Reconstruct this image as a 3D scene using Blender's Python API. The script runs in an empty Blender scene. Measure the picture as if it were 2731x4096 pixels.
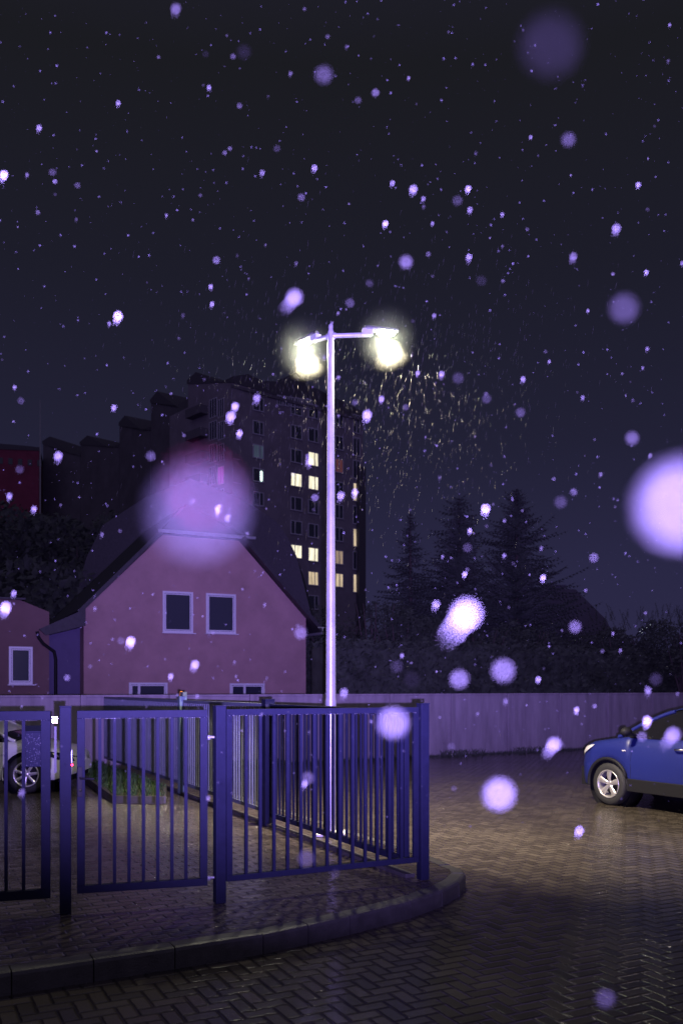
import bpy, math, random
from mathutils import Vector, Matrix
R = math.radians
rnd = random.Random(7)
sc = bpy.context.scene
col = sc.collection

# ---------------------------------------------------------------- camera
F = 3500.0; HX, HY = 1365.5, 2752.0; EYE = 1.90
cd = bpy.data.cameras.new('camera'); cam = bpy.data.objects.new('camera', cd); col.objects.link(cam)
cam.location = (0, 0, EYE); cam.rotation_euler = (R(90), 0, 0)
cd.sensor_fit = 'HORIZONTAL'; cd.sensor_width = 24.0; cd.lens = F / 2731 * 24.0
# for a portrait frame the shift is measured in frame widths with a horizontal fit
cd.shift_y = (HY - 2048) / 2731.0
cd.clip_start = 0.02; cd.clip_end = 3000
cd.dof.use_dof = True; cd.dof.focus_distance = 10.0; cd.dof.aperture_fstop = 2.2
sc.camera = cam
APERT = cd.lens / 1000 / 2.2

# ---------------------------------------------------------------- night sky
w = bpy.data.worlds.new("World"); sc.world = w; w.use_nodes = True
nt = w.node_tree; nt.nodes.clear()
wo = nt.nodes.new('ShaderNodeOutputWorld'); bg = nt.nodes.new('ShaderNodeBackground')
tc = nt.nodes.new('ShaderNodeTexCoord'); sx = nt.nodes.new('ShaderNodeSeparateXYZ')
rp = nt.nodes.new('ShaderNodeValToRGB')
nt.links.new(tc.outputs['Generated'], sx.inputs[0]); nt.links.new(sx.outputs['Z'], rp.inputs[0])
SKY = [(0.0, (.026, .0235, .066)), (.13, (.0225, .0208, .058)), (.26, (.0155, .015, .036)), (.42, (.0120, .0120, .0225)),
       (.58, (.0107, .0109, .0148)), (.72, (.016, .015, .030)), (1.0, (.05, .043, .085))]  # overhead end, above the view, is brightened as added fill
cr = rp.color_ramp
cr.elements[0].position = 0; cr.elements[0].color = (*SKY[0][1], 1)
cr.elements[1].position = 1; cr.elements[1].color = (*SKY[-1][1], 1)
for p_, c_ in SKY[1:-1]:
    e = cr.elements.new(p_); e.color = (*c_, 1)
# added fill: unseen half of the sky behind the camera glows to lift dark surfaces
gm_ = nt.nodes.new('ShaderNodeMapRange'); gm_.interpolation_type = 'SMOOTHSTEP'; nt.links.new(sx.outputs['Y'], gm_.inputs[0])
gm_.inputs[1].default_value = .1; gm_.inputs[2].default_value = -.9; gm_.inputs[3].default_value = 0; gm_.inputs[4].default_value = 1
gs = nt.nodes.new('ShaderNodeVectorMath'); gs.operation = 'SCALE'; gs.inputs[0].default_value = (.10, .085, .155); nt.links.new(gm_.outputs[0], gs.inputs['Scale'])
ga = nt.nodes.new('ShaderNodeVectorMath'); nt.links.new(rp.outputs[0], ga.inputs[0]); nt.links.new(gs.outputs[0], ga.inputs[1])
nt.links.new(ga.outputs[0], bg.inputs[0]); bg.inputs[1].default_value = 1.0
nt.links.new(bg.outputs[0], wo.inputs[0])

# ---------------------------------------------------------------- lights: the photographer's violet flash; street lamps come with the lamp
def spot(name, loc, target, energy, color, size, blend, radius):
    l = bpy.data.lights.new(name, 'SPOT'); l.energy = energy; l.color = color
    l.spot_size = R(size); l.spot_blend = blend; l.shadow_soft_size = radius
    o = bpy.data.objects.new(name, l); col.objects.link(o); o.location = loc
    o.rotation_euler = (Vector(target) - Vector(loc)).to_track_quat('-Z', 'Y').to_euler()
    return o
FLASH = 30000
spot('camera_flash', (.07, .0, EYE - .06), (.07, 10, EYE - .06 + 10 * math.tan(R(27))), FLASH, (.38, .26, 1.0), 88, 1.0, .012)

sc.view_settings.view_transform = 'Standard'; sc.view_settings.look = 'None'
sc.view_settings.exposure = 0; sc.view_settings.gamma = 1
sc.cycles.use_denoising = True; sc.cycles.use_adaptive_sampling = False
sc.cycles.max_bounces = 5; sc.cycles.diffuse_bounces = 2; sc.cycles.glossy_bounces = 3
sc.cycles.transmission_bounces = 4; sc.cycles.volume_bounces = 0
sc.cycles.sample_clamp_indirect = 4
sc.cycles.caustics_reflective = False; sc.cycles.caustics_refractive = False

# ---------------------------------------------------------------- helpers
def at(px, py, Y):
    return Vector(((px - HX) / F * Y, Y, EYE - (py - HY) / F * Y))
def on_z(px, py, z):
    Y = F * (EYE - z) / (py - HY); return at(px, py, Y)
class MB:
    def __init__(s): s.v = []; s.f = []; s.sm = []
    def add(s, vs, fs, smooth=False):
        o = len(s.v); s.v += [tuple(v) for v in vs]
        s.f += [tuple(i + o for i in f) for f in fs]; s.sm += [smooth] * len(fs)
    def box(s, c, size, M=None):
        x, y, z = (d / 2 for d in size); c = Vector(c); vs = []
        for a in (-x, x):
            for b in (-y, y):
                for d in (-z, z):
                    p = Vector((a, b, d))
                    if M is not None: p = M @ p
                    vs.append(c + p)
        s.add(vs, [(0, 1, 3, 2), (4, 6, 7, 5), (0, 4, 5, 1), (2, 3, 7, 6), (0, 2, 6, 4), (1, 5, 7, 3)])
    def tube(s, pts, rad, n=10, caps=True, smooth=True):
        pts = [Vector(p) for p in pts]; rs = rad if isinstance(rad, (list, tuple)) else [rad] * len(pts)
        vs = []; ref = Vector((0, 0, 1))
        for i, p in enumerate(pts):
            d = (pts[min(i + 1, len(pts) - 1)] - pts[max(i - 1, 0)]).normalized()
            a = d.cross(ref if abs(d.z) < .95 else Vector((1, 0, 0))).normalized(); b = a.cross(d)
            for k in range(n):
                t = 2 * math.pi * k / n; vs.append(p + (a * math.cos(t) + b * math.sin(t)) * rs[i])
        fs = [(i * n + k, i * n + (k + 1) % n, (i + 1) * n + (k + 1) % n, (i + 1) * n + k) for i in range(len(pts) - 1) for k in range(n)]
        s.add(vs, fs, smooth)
        if caps: s.add(vs[:n], [tuple(range(n))]); s.add(vs[-n:], [tuple(range(n))[::-1]])
    def lathe(s, prof, n=32, M=None, smooth=True):   # (radius, y) pairs turned about the y axis
        vs = []
        for r, y in prof:
            for k in range(n):
                t = 2 * math.pi * k / n; p = Vector((r * math.cos(t), y, r * math.sin(t)))
                vs.append(M @ p if M is not None else p)
        s.add(vs, [(i * n + k, i * n + (k + 1) % n, (i + 1) * n + (k + 1) % n, (i + 1) * n + k) for i in range(len(prof) - 1) for k in range(n)], smooth)
    def prism(s, poly, vec):
        n = len(poly); a = [Vector(p) for p in poly]; b = [p + Vector(vec) for p in a]
        s.add(a + b, [tuple(range(n))[::-1], tuple(range(n, 2 * n))] + [(i, (i + 1) % n, n + (i + 1) % n, n + i) for i in range(n)])
    def build(s, name, mat, parent=None, bevel=0):
        me = bpy.data.meshes.new(name); me.from_pydata(s.v, [], s.f); me.polygons.foreach_set('use_smooth', s.sm)
        me.update(); me.materials.append(mat)
        o = bpy.data.objects.new(name, me); col.objects.link(o)
        if parent is not None: o.parent = parent
        if bevel:
            m = o.modifiers.new('b', 'BEVEL'); m.width = bevel; m.segments = 2; m.limit_method = 'ANGLE'
        return o
def tag(o, label=None, cat=None, group=None, kind=None):
    if label: o['label'] = label
    if cat: o['category'] = cat
    if group: o['group'] = group
    if kind: o['kind'] = kind
    return o
def empty(name, loc=(0, 0, 0), rz=0):
    o = bpy.data.objects.new(name, None); col.objects.link(o); o.location = loc; o.rotation_euler = (0, 0, rz); o.empty_display_size = .2
    return o
def struct(o): return tag(o, kind='structure')

# ---------------------------------------------------------------- materials
def mat(name, base=(.5, .5, .5), rough=.6, metal=0, spec=.5, emit=None, estr=0, noise=0, nscale=5, bump=0, bscale=40, stretch=None, coat=0):
    m = bpy.data.materials.new(name); m.use_nodes = True; t = m.node_tree; b = t.nodes['Principled BSDF']
    b.inputs['Base Color'].default_value = (*base, 1); b.inputs['Roughness'].default_value = rough
    b.inputs['Metallic'].default_value = metal; b.inputs['Specular IOR Level'].default_value = spec
    b.inputs['Coat Weight'].default_value = coat
    if emit: b.inputs['Emission Color'].default_value = (*emit, 1); b.inputs['Emission Strength'].default_value = estr
    g = t.nodes.new('ShaderNodeNewGeometry')
    src = g.outputs['Position']
    if stretch:
        mp = t.nodes.new('ShaderNodeMapping'); mp.inputs['Scale'].default_value = stretch; t.links.new(src, mp.inputs[0]); src = mp.outputs[0]
    if noise:
        n = t.nodes.new('ShaderNodeTexNoise'); n.inputs['Scale'].default_value = nscale; n.inputs['Detail'].default_value = 6
        n.inputs['Roughness'].default_value = .65
        r = t.nodes.new('ShaderNodeMapRange'); r.inputs[1].default_value = .3; r.inputs[2].default_value = .7
        r.inputs[3].default_value = 1 - noise; r.inputs[4].default_value = 1 + noise
        x = t.nodes.new('ShaderNodeVectorMath'); x.operation = 'SCALE'; x.inputs[0].default_value = base
        t.links.new(src, n.inputs['Vector']); t.links.new(n.outputs[0], r.inputs[0]); t.links.new(r.outputs[0], x.inputs['Scale'])
        t.links.new(x.outputs[0], b.inputs['Base Color'])
    if bump:
        n = t.nodes.new('ShaderNodeTexNoise'); n.inputs['Scale'].default_value = bscale; n.inputs['Detail'].default_value = 4
        u = t.nodes.new('ShaderNodeBump'); u.inputs['Strength'].default_value = bump; u.inputs['Distance'].default_value = .01
        t.links.new(g.outputs['Position'], n.inputs['Vector']); t.links.new(n.outputs[0], u.inputs['Height']); t.links.new(u.outputs[0], b.inputs['Normal'])
    return m

def paver_mat(name, angle, width, herring=True, base=(.074, .062, .052), origin=(0, 0)):
    """block paving laid in a herringbone (or in courses), wet"""
    m = bpy.data.materials.new(name); m.use_nodes = True; t = m.node_tree; N = t.nodes; L = t.links
    b = N['Principled BSDF']
    def M_(op, a, bb=None, c=None):
        n = N.new('ShaderNodeMath'); n.operation = op
        for i, v in enumerate((a, bb, c)):
            if v is None: continue
            if isinstance(v, (int, float)): n.inputs[i].default_value = v
            else: L.new(v, n.inputs[i])
        return n.outputs[0]
    g = N.new('ShaderNodeNewGeometry'); mp = N.new('ShaderNodeMapping'); mp.vector_type = 'TEXTURE'
    mp.inputs['Location'].default_value = (origin[0], origin[1], 0)
    mp.inputs['Rotation'].default_value = (0, 0, angle); mp.inputs['Scale'].default_value = (width, width, 1)
    L.new(g.outputs['Position'], mp.inputs[0])
    # small wander so that no two joints are ruler straight
    wn = N.new('ShaderNodeTexNoise'); wn.inputs['Scale'].default_value = 1.3; wn.inputs['Detail'].default_value = 2
    L.new(mp.outputs[0], wn.inputs['Vector'])
    wv = N.new('ShaderNodeVectorMath'); wv.operation = 'MULTIPLY_ADD'; wv.inputs[1].default_value = (.10, .10, 0)
    L.new(wn.outputs['Color'], wv.inputs[0]); L.new(mp.outputs[0], wv.inputs[2])
    s = N.new('ShaderNodeSeparateXYZ'); L.new(wv.outputs[0], s.inputs[0]); x, y = s.outputs[0], s.outputs[1]
    if herring:
        i, j = M_('FLOOR', x), M_('FLOOR', y); u, v = M_('SUBTRACT', x, i), M_('SUBTRACT', y, j)
        k = M_('FLOORED_MODULO', M_('SUBTRACT', i, j), 4.0)
        is_ = [M_('COMPARE', k, float(q), .25) for q in range(4)]
        dl = M_('ADD', u, is_[1]); dr = M_('ADD', M_('SUBTRACT', 1.0, u), is_[0])
        db = M_('ADD', v, is_[2]); dt = M_('ADD', M_('SUBTRACT', 1.0, v), is_[3])
        ed = M_('MINIMUM', M_('MINIMUM', dl, dr), M_('MINIMUM', db, dt))
        cx, cy = M_('SUBTRACT', i, is_[1]), M_('SUBTRACT', j, is_[2])
    else:
        j = M_('FLOOR', y); xs = M_('ADD', M_('MULTIPLY', x, .5), M_('MULTIPLY', j, .5)); i = M_('FLOOR', xs)
        u, v = M_('MULTIPLY', M_('SUBTRACT', xs, i), 2.0), M_('SUBTRACT', y, j)
        ed = M_('MINIMUM', M_('MINIMUM', u, M_('SUBTRACT', 2.0, u)), M_('MINIMUM', v, M_('SUBTRACT', 1.0, v)))
        cx, cy = i, j
    cv = N.new('ShaderNodeCombineXYZ'); L.new(cx, cv.inputs[0]); L.new(cy, cv.inputs[1])
    wh = N.new('ShaderNodeTexWhiteNoise'); wh.noise_dimensions = '2D'; L.new(cv.outputs[0], wh.inputs['Vector'])
    h = N.new('ShaderNodeMapRange'); h.interpolation_type = 'SMOOTHERSTEP'; L.new(ed, h.inputs[0])
    h.inputs[1].default_value = .02; h.inputs[2].default_value = .15
    # stone faces are not level with each other and tilt a little
    hh = M_('ADD', M_('MULTIPLY', h.outputs[0], 1.0), M_('MULTIPLY', wh.outputs['Value'], .35))
    tl = M_('MULTIPLY', M_('SUBTRACT', wh.outputs['Value'], .5), M_('SUBTRACT', u, v)); hh = M_('ADD', hh, M_('MULTIPLY', tl, .45))
    fn = N.new('ShaderNodeTexNoise'); fn.inputs['Scale'].default_value = 120; fn.inputs['Detail'].default_value = 3
    L.new(g.outputs['Position'], fn.inputs['Vector'])
    hh = M_('ADD', hh, M_('MULTIPLY', fn.outputs[0], .07))
    bp = N.new('ShaderNodeBump'); bp.inputs['Strength'].default_value = 1.0; bp.inputs['Distance'].default_value = .012
    L.new(hh, bp.inputs['Height']); L.new(bp.outputs[0], b.inputs['Normal'])
    ln = N.new('ShaderNodeTexNoise'); ln.inputs['Scale'].default_value = .5; ln.inputs['Detail'].default_value = 5
    L.new(g.outputs['Position'], ln.inputs['Vector'])
    fac = M_('MULTIPLY', M_('ADD', .62, M_('MULTIPLY', wh.outputs['Value'], .55)), M_('ADD', .55, M_('MULTIPLY', ln.outputs[0], .9)))
    jf = N.new('ShaderNodeMapRange'); L.new(ed, jf.inputs[0]); jf.inputs[1].default_value = .02; jf.inputs[2].default_value = .06
    jf.inputs[3].default_value = .35; jf.inputs[4].default_value = 1
    fac = M_('MULTIPLY', fac, jf.outputs[0])
    sc_ = N.new('ShaderNodeVectorMath'); sc_.operation = 'SCALE'; sc_.inputs[0].default_value = base; L.new(fac, sc_.inputs['Scale'])
    L.new(sc_.outputs[0], b.inputs['Base Color'])
    rr = M_('ADD', .06, M_('MULTIPLY', ln.outputs[0], .22)); rr = M_('MULTIPLY', rr, M_('ADD', .45, M_('MULTIPLY', h.outputs[0], .75))); L.new(rr, b.inputs['Roughness'])
    b.inputs['Specular IOR Level'].default_value = .85
    return m

ANG = math.atan2(3.05, 5.3) - R(3)       # direction of the front fence and the paving
m_pave = paver_mat('wet_block_paving', ANG, .105)
m_yard = paver_mat('wet_yard_paving', ANG, .105, herring=False, base=(.085, .070, .059), origin=(.3, .2))
m_kerb = mat('kerb_concrete', (.06, .056, .056), .45, noise=.3, nscale=9, bump=.4, bscale=90)
m_wall = mat('stained_concrete', (.33, .28, .32), .85, noise=.28, nscale=1.6, stretch=(2.2, 2.2, .35), bump=.5, bscale=60)
m_plaster = mat('salmon_render', (.42, .26, .25), .9, noise=.12, nscale=1.3, bump=.5, bscale=70)
m_roof = mat('dark_roof_tiles', (.034, .032, .035), .6, noise=.3, nscale=8, bump=.5, bscale=14)
m_pvc = mat('white_window_frame', (.75, .75, .78), .35)
m_glass = mat('dark_window_glass', (.035, .04, .06), .12, spec=.6)
m_fence = mat('blue_grey_fence_paint', (.011, .0125, .031), .62, spec=.12, noise=.12, nscale=14, bump=.1, bscale=200)
m_galv = mat('galvanised_steel', (.34, .34, .36), .40, metal=.3, noise=.12, nscale=9)
m_black = mat('black_plastic', (.010, .010, .012), .6, spec=.2)
m_rubber = mat('tyre_rubber', (.016, .016, .017), .75)
m_rim = mat('alloy_rim', (.72, .70, .68), .28, metal=.75)
m_chrome = mat('bright_metal', (.8, .8, .8), .2, metal=1)
m_blue = mat('blue_car_paint', (.010, .016, .12), .4, coat=.2, noise=.05, nscale=3)
m_white = mat('white_car_paint', (.62, .62, .60), .35, coat=.5, noise=.03, nscale=3)
m_carglass = mat('car_glass', (.008, .008, .01), .08, spec=.6)
m_lens = mat('headlamp_lens', (.5, .5, .5), .15, spec=.7)
m_tower = mat('grey_render_tower', (.21, .185, .22), .9, noise=.2, nscale=.4)
m_tower2 = mat('dark_block_wall', (.11, .10, .12), .9, noise=.2, nscale=.4)
m_parapet = mat('dark_parapet', (.075, .07, .085), .9)
m_towframe = mat('pale_window_frame', (.50, .48, .56), .6)
m_redlit_wall = mat('red_floodlight_tint_wall', (.20, .035, .075), .9, noise=.2, nscale=.6)  # red of the building's floodlight is put into the wall colour
m_leaf = mat('spruce_needles', (.04, .05, .04), .7, noise=.4, nscale=3)
m_leaf2 = mat('dark_leaves', (.05, .06, .045), .6, noise=.5, nscale=2)
m_bark = mat('bark', (.07, .055, .05), .9, noise=.3, nscale=12)
m_grass = mat('lawn_grass', (.03, .07, .02), .6, noise=.5, nscale=6)
m_soil = mat('dark_soil', (.05, .045, .03), .9, noise=.3, nscale=8)

# ---------------------------------------------------------------- ground
gm = MB()
gm.add([(-700, -60, 0), (700, -60, 0), (700, 1400, 0), (-700, 1400, 0)], [(0, 1, 2, 3)])
struct(gm.build('ground', m_pave))
ZI = .15
def isl(px, py): v = on_z(px, py, ZI); return (v.x, v.y)
raw = [isl(375, 3837), isl(700, 3790), isl(1053, 3735), isl(1400, 3663), isl(1643, 3603), isl(1768, 3559), isl(1835, 3524), isl(1862, 3494), isl(1846, 3474), isl(1804, 3458), isl(1702, 3414)]
RD = Vector((-.454, .891))              # direction in which the side fence recedes
end = (raw[-1][0] + RD.x * 17.5, raw[-1][1] + RD.y * 17.5)
left_dir = Vector((math.cos(ANG), math.sin(ANG)))
far_l = (end[0] - left_dir.x * 30, end[1] - left_dir.y * 30)
kd = (Vector(raw[1]) - Vector(raw[0])).normalized(); gate_l = (raw[0][0] - kd.x * 6, raw[0][1] - kd.y * 6)
near_l = (gate_l[0] - left_dir.x * 25, gate_l[1] - left_dir.y * 25 + 2)
edge = raw
poly = edge + [end, far_l, near_l, gate_l]
# inner paving sheet, and a kerb of stones along the visible edge
def offset_poly(pts, d):
    out = []
    for i, p in enumerate(pts):
        a = Vector(pts[max(i - 1, 0)]); b = Vector(pts[min(i + 1, len(pts) - 1)]); t = (b - a).normalized()
        n = Vector((-t.y, t.x)); out.append((p[0] + n.x * d, p[1] + n.y * d))
    return out
kedge = [gate_l] + edge + [end]
inner = offset_poly(kedge, .13)
ym = MB(); yp = [(x, y, ZI - .006) for x, y in inner] + [(*far_l, ZI - .006), (*near_l, ZI - .006)]
ym.add(yp, [tuple(range(len(yp)))])
struct(ym.build('yard_paving', m_yard))
# kerb stones with a rounded nose and open joints
def resample(pts, step):
    out = [Vector(pts[0])]; acc = 0
    for a, b in zip(pts[:-1], pts[1:]):
        a, b = Vector(a), Vector(b); Ld = (b - a).length; n = max(1, round(Ld / step))
        out += [a + (b - a) * (k + 1) / n for k in range(n)]
    return out
km = MB(); kp = resample(kedge, .5)
for q, (a, b) in enumerate(zip(kp[:-1], kp[1:])):
    t = (b - a).normalized(); n = Vector((-t.y, t.x)); a2 = a + t * .004; b2 = b - t * .004
    rz_ = rnd.uniform(-.003, .003)
    prof = [(0, 0), (0, ZI - .03), (.008, ZI - .010), (.026, ZI - .001), (.132, ZI), (.132, 0)]
    va = [(a2.x + n.x * d, a2.y + n.y * d, z + (rz_ if z > .1 else 0)) for d, z in prof]; vb = [(b2.x + n.x * d, b2.y + n.y * d, z + (rz_ if z > .1 else 0)) for d, z in prof]
    m_ = len(prof); km.add(va + vb, [(i, i + 1, m_ + i + 1, m_ + i) for i in range(m_ - 1)] + [tuple(range(m_)), tuple(range(m_, 2 * m_))[::-1]])
struct(km.build('kerb', m_kerb))

# ---------------------------------------------------------------- concrete wall behind the yard
WA = Vector((2.4, 24.35)); WD = Vector((5.3, 3.05)).normalized()
def wall_hit(px, A=WA, D=WD):
    k = (px - HX) / F                       # A.x + t D.x = k (A.y + t D.y)
    t = (k * A.y - A.x) / (D.x - k * D.y); return t
root = empty('concrete_wall', (WA.x, WA.y, 0), math.atan2(WD.y, WD.x))
tag(root, 'long pale concrete panel wall closing off the back of the yard', 'wall')
t0, t1 = wall_hit(-500), 17.0
k = t0; i = 0
while k < t1:
    L_ = 2.06
    p = MB(); p.box((k + L_ / 2, .03, .845), (L_ - .012, .06, 1.69)); p.build('wall_panel', m_wall, root, .006)
    p = MB(); p.box((k, .0, .87), (.13, .15, 1.74)); 
    if i % 1 == 0: p.build('wall_post', m_wall, root, .01)
    p = MB(); p.box((k + L_ / 2, .03, 1.715), (L_ - .14, .12, .05)); p.build('coping', m_wall, root, .008)
    k += L_; i += 1

# ---------------------------------------------------------------- pink house
HA = at(335, HY, 29.5); HB = at(1223, HY, 33.0)
HA2, HB2 = Vector((HA.x, HA.y)), Vector((HB.x, HB.y)); HD = (HB2 - HA2).normalized(); HL = (HB2 - HA2).length
hrot = math.atan2(HD.y, HD.x)
house = empty('pink_house', (HA.x, HA.y, 0), hrot)
tag(house, 'salmon pink gabled house with a clipped gable, above the concrete wall', 'house')
def hpt(px, py):       # local (s, z) on the facade plane
    t = wall_hit(px, HA2, HD); Y = HA2.y + t * HD.y; return t, EYE - (py - HY) / F * Y
e1 = hpt(335, 2445)[1]; e2 = hpt(1223, 2472)[1]; ze = (e1 + e2) / 2
s1, z1 = hpt(650, 2143); s2, z2 = hpt(955, 2160); zt = (z1 + z2) / 2
gab = [(0, 0, 0), (HL, 0, 0), (HL, 0, ze), (s2, 0, zt), (s1, 0, zt), (0, 0, ze)]
p = MB(); p.prism(gab, (0, 9, 0)); p.build('wall', m_plaster, house)
# roof: two slopes, a half hip in front, overhang all round
sm_ = (s1 + s2) / 2; slope = (zt - ze) / s1
zr = zt + slope * (s2 - s1) / 2
rf = MB()
def slab(poly_, th=.14):
    a = [Vector(q) for q in poly_]; n = (a[1] - a[0]).cross(a[2] - a[0]).normalized()
    if n.z < 0: n = -n
    rf.prism(a, n * th)
ov = .12; ovr = .55; ylen = 9.3
sl2 = (zt - ze) / (HL - s2)
slab([(-ov, -.10, ze - ov * slope), (s1 - .05, -.10, zt), (sm_, 2.0, zr), (sm_, ylen, zr), (-ov, ylen, ze - ov * slope)])
slab([(HL + ovr, -.35, ze - ovr * sl2), (s2 + .05, -.35, zt + .02), (sm_, 2.0, zr), (sm_, ylen, zr), (HL + ovr, ylen, ze - ovr * sl2)])
slab([(s1 - .1, -.22, zt + .02), (s2 + .45, -.22, zt + .02), (sm_, 2.0, zr + .02)], .1)
rfo = rf.build('roof', m_roof, house)
p = MB(); p.tube([(s1 - .2, -.25, zt + .1), (s2 + .55, -.25, zt + .1)], .06, 8); p.build('gutter', m_galv, rfo)
p = MB(); p.tube([(HL + ovr, -.35, ze - ovr * sl2 + .02), (HL + ovr, 8, ze - ovr * sl2 + .02)], .07, 8); p.build('gutter', m_galv, rfo)
p = MB(); p.box((HL + ovr - .1, -.40, ze - .35), (.28, .05, .04)); p.box((HL + ovr - .05, -.42, ze - .42), (.04, .05, .12)); p.build('gutter_bracket', m_chrome, rfo)
def window(parent, a, b, z0, z1, y=0.0, fr=.07, mull=(), glass=m_glass, frm=m_pvc, sill=True):
    wf = MB(); yy = y - .025; d = .05
    wf.box(((a + b) / 2, yy, z1 - fr / 2), (b - a, d, fr)); wf.box(((a + b) / 2, yy, z0 + fr / 2), (b - a, d, fr))
    wf.box((a + fr / 2, yy, (z0 + z1) / 2), (fr, d, z1 - z0 - 2 * fr)); wf.box((b - fr / 2, yy, (z0 + z1) / 2), (fr, d, z1 - z0 - 2 * fr))
    for m_ in mull: wf.box((a + (b - a) * m_, yy, (z0 + z1) / 2), (fr * 1.1, d, z1 - z0 - 2 * fr))
    W = wf.build('window', frm, parent)
    # a narrower sash inside the outer frame
    g = MB(); g.box(((a + b) / 2, y - .008, (z0 + z1) / 2), (b - a - 1.6 * fr, .012, z1 - z0 - 1.6 * fr)); g.build('pane', glass, W)
    if frm is m_pvc:
        q = MB(); f2 = fr * .5; y2 = y - .04; A, B, Z0, Z1 = a + fr + .012, b - fr - .012, z0 + fr + .012, z1 - fr - .012
        q.box(((A + B) / 2, y2 + .018, Z1 - f2 / 2), (B - A, .03, f2)); q.box(((A + B) / 2, y2 + .018, Z0 + f2 / 2), (B - A, .03, f2))
        q.box((A + f2 / 2, y2 + .018, (Z0 + Z1) / 2), (f2, .03, Z1 - Z0 - 2 * f2)); q.box((B - f2 / 2, y2 + .018, (Z0 + Z1) / 2), (f2, .03, Z1 - Z0 - 2 * f2)); q.build('sash', frm, W)
    if sill:
        q = MB(); q.box(((a + b) / 2 + .02, y - .07, z0 - .02), (b - a + .12, .16, .03)); q.build('sill', frm, W)
    return W
def hwin(x0, y0, x1, y1, zbot=None, **k):
    a, zt_ = hpt(x0, y0); b, _ = hpt(x1, y0); zb_ = hpt(x0, y1)[1] if zbot is None else zbot
    window(house, a, b, zb_, zt_, 0, **k)
hwin(650, 2364, 771, 2530); hwin(823, 2373, 942, 2533)
hwin(515, 2731, 669, 2900, zbot=.9, mull=(.26,)); hwin(918, 2734, 1057, 2900, zbot=.9, mull=(.42,))
# low wing on the left with its own window, flat eave and a gutter pipe
wing = empty('house_wing', (HA.x, HA.y, 0), hrot)
tag(wing, 'low dark mauve wing with one narrow window at the left edge, downpipe at its corner', 'building')
yb = 1.2
sa, sb = -5.2, -2.05
zw = hpt(60, 2418)[1] + .12
p = MB(); p.prism([(sa, -.3, 0), (sb + .9, -.3, 0), (sb + .9, -.3, zw - .35), (sb, -.3, zw), (sa, -.3, zw)], (0, 5, 0)); p.build('wall', mat('mauve_render', (.20, .12, .115), .9, noise=.08, nscale=2.2, bump=.5, bscale=70), wing)
p = MB(); p.box((sb / 2 + .4, .95, 2.0), (-sb + .8 - .02, .3, 4.0)); p.build('recessed_wall', mat('bluish_plaster', (.13, .11, .20), .9, noise=.08, nscale=3), wing)
q1 = hpt(335, 2440); q2 = hpt(150, 2520); q3 = hpt(178, 2548); q4 = hpt(335, 2512)
p = MB(); p.prism([(-.01, -.45, q1[1]), (q2[0], -.45, q2[1]), (q3[0], -.45, q3[1] + .03), (-.01, -.45, q4[1] + .05)], (0, 3.5, 0))
p.build('roof', m_roof, wing)
p = MB(); p.box((sa / 2 + sb / 2, 2.2, zw + .03), (sb - sa + .3, 5.4, .06)); p.build('flat_roof', m_roof, wing)
x0 = hpt(160, 2540)[0]; x1 = hpt(217, 2600)[0]; zz = hpt(160, 2548)[1]
p = MB(); p.tube([(x0 - .15, -.5, zz + .15), (x0 - .1, -.5, zz - .05), (x0 + .05, -.45, zz - .25), (x1 - .05, -.38, zz - .5), (x1, -.36, zz - .75), (x1, -.36, 0)], .055, 10)
p.build('downpipe', m_black, wing)
a_, zt_ = hpt(32, 2588); b_, zb_ = hpt(126, 2738); window(wing, a_, b_, zb_, zt_, -.3)

# large dark roof of the house behind, its gable silhouetted against the flats
def silhouette_house(name, label, pts, Y, depth, mt, cat='house', extra=None):
    r = empty(name, (0, Y, 0)); tag(r, label, cat)
    P_ = [at(x, y, Y) for x, y in pts]
    p = MB(); p.prism([(v.x, 0, v.z) for v in P_], (0, depth, 0)); p.build('roof', mt, r)
    lo = min(v.z for v in P_); xa, xb = P_[0].x, P_[-1].x
    p = MB(); p.box(((xa + xb) / 2, depth / 2, lo / 2), (xb - xa - .6, depth - .6, lo - .01)); p.build('wall', m_parapet, r)
    return r
silhouette_house('gambrel_house', 'dark steep roofed house rising behind the pink gable', [(270, 2520), (345, 2230), (410, 2100), (580, 1990), (760, 1915), (950, 1985), (1105, 2085), (1150, 2150), (1186, 2225), (1260, 2520)], 44, 9, m_roof)
rh = silhouette_house('hipped_house', 'black house silhouette with a stubby chimney beyond the right side wall', [(1880, 2620), (1990, 2480), (2110, 2350), (2302, 2358), (2420, 2475), (2500, 2620)], 42, 9, m_roof)
a_ = at(2222, 2336, 42); b_ = at(2278, 2400, 42)
p = MB(); p.box(((a_.x + b_.x) / 2, 1.2, (a_.z + b_.z) / 2), (b_.x - a_.x, .6, a_.z - b_.z)); p.box(((a_.x + b_.x) / 2, 1.2, a_.z + .03), (b_.x - a_.x + .1, .7, .07)); p.build('chimney', m_parapet, rh)

# ---------------------------------------------------------------- flats
def plane_hit(px, A, D): return wall_hit(px, A, D)
TA = at(930, HY, 95); TB = at(1452, HY, 107)
tA, tB = Vector((TA.x, TA.y)), Vector((TB.x, TB.y)); tD = (tB - tA).normalized(); tL = (tB - tA).length
tower = empty('tower_block', (TA.x, TA.y, 0), math.atan2(tD.y, tD.x))
tag(tower, 'tall grey block of flats with a few lit windows, behind the lamp post', 'apartment building')
def tpt(px, py):
    t = wall_hit(px, tA, tD); Y = tA.y + t * tD.y; return t, EYE - (py - HY) / F * Y
ztw = tpt(1000, 1560)[1]
p = MB(); p.box((tL / 2, 7, ztw / 2), (tL, 14, ztw)); p.build('wall', m_tower, tower)
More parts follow.
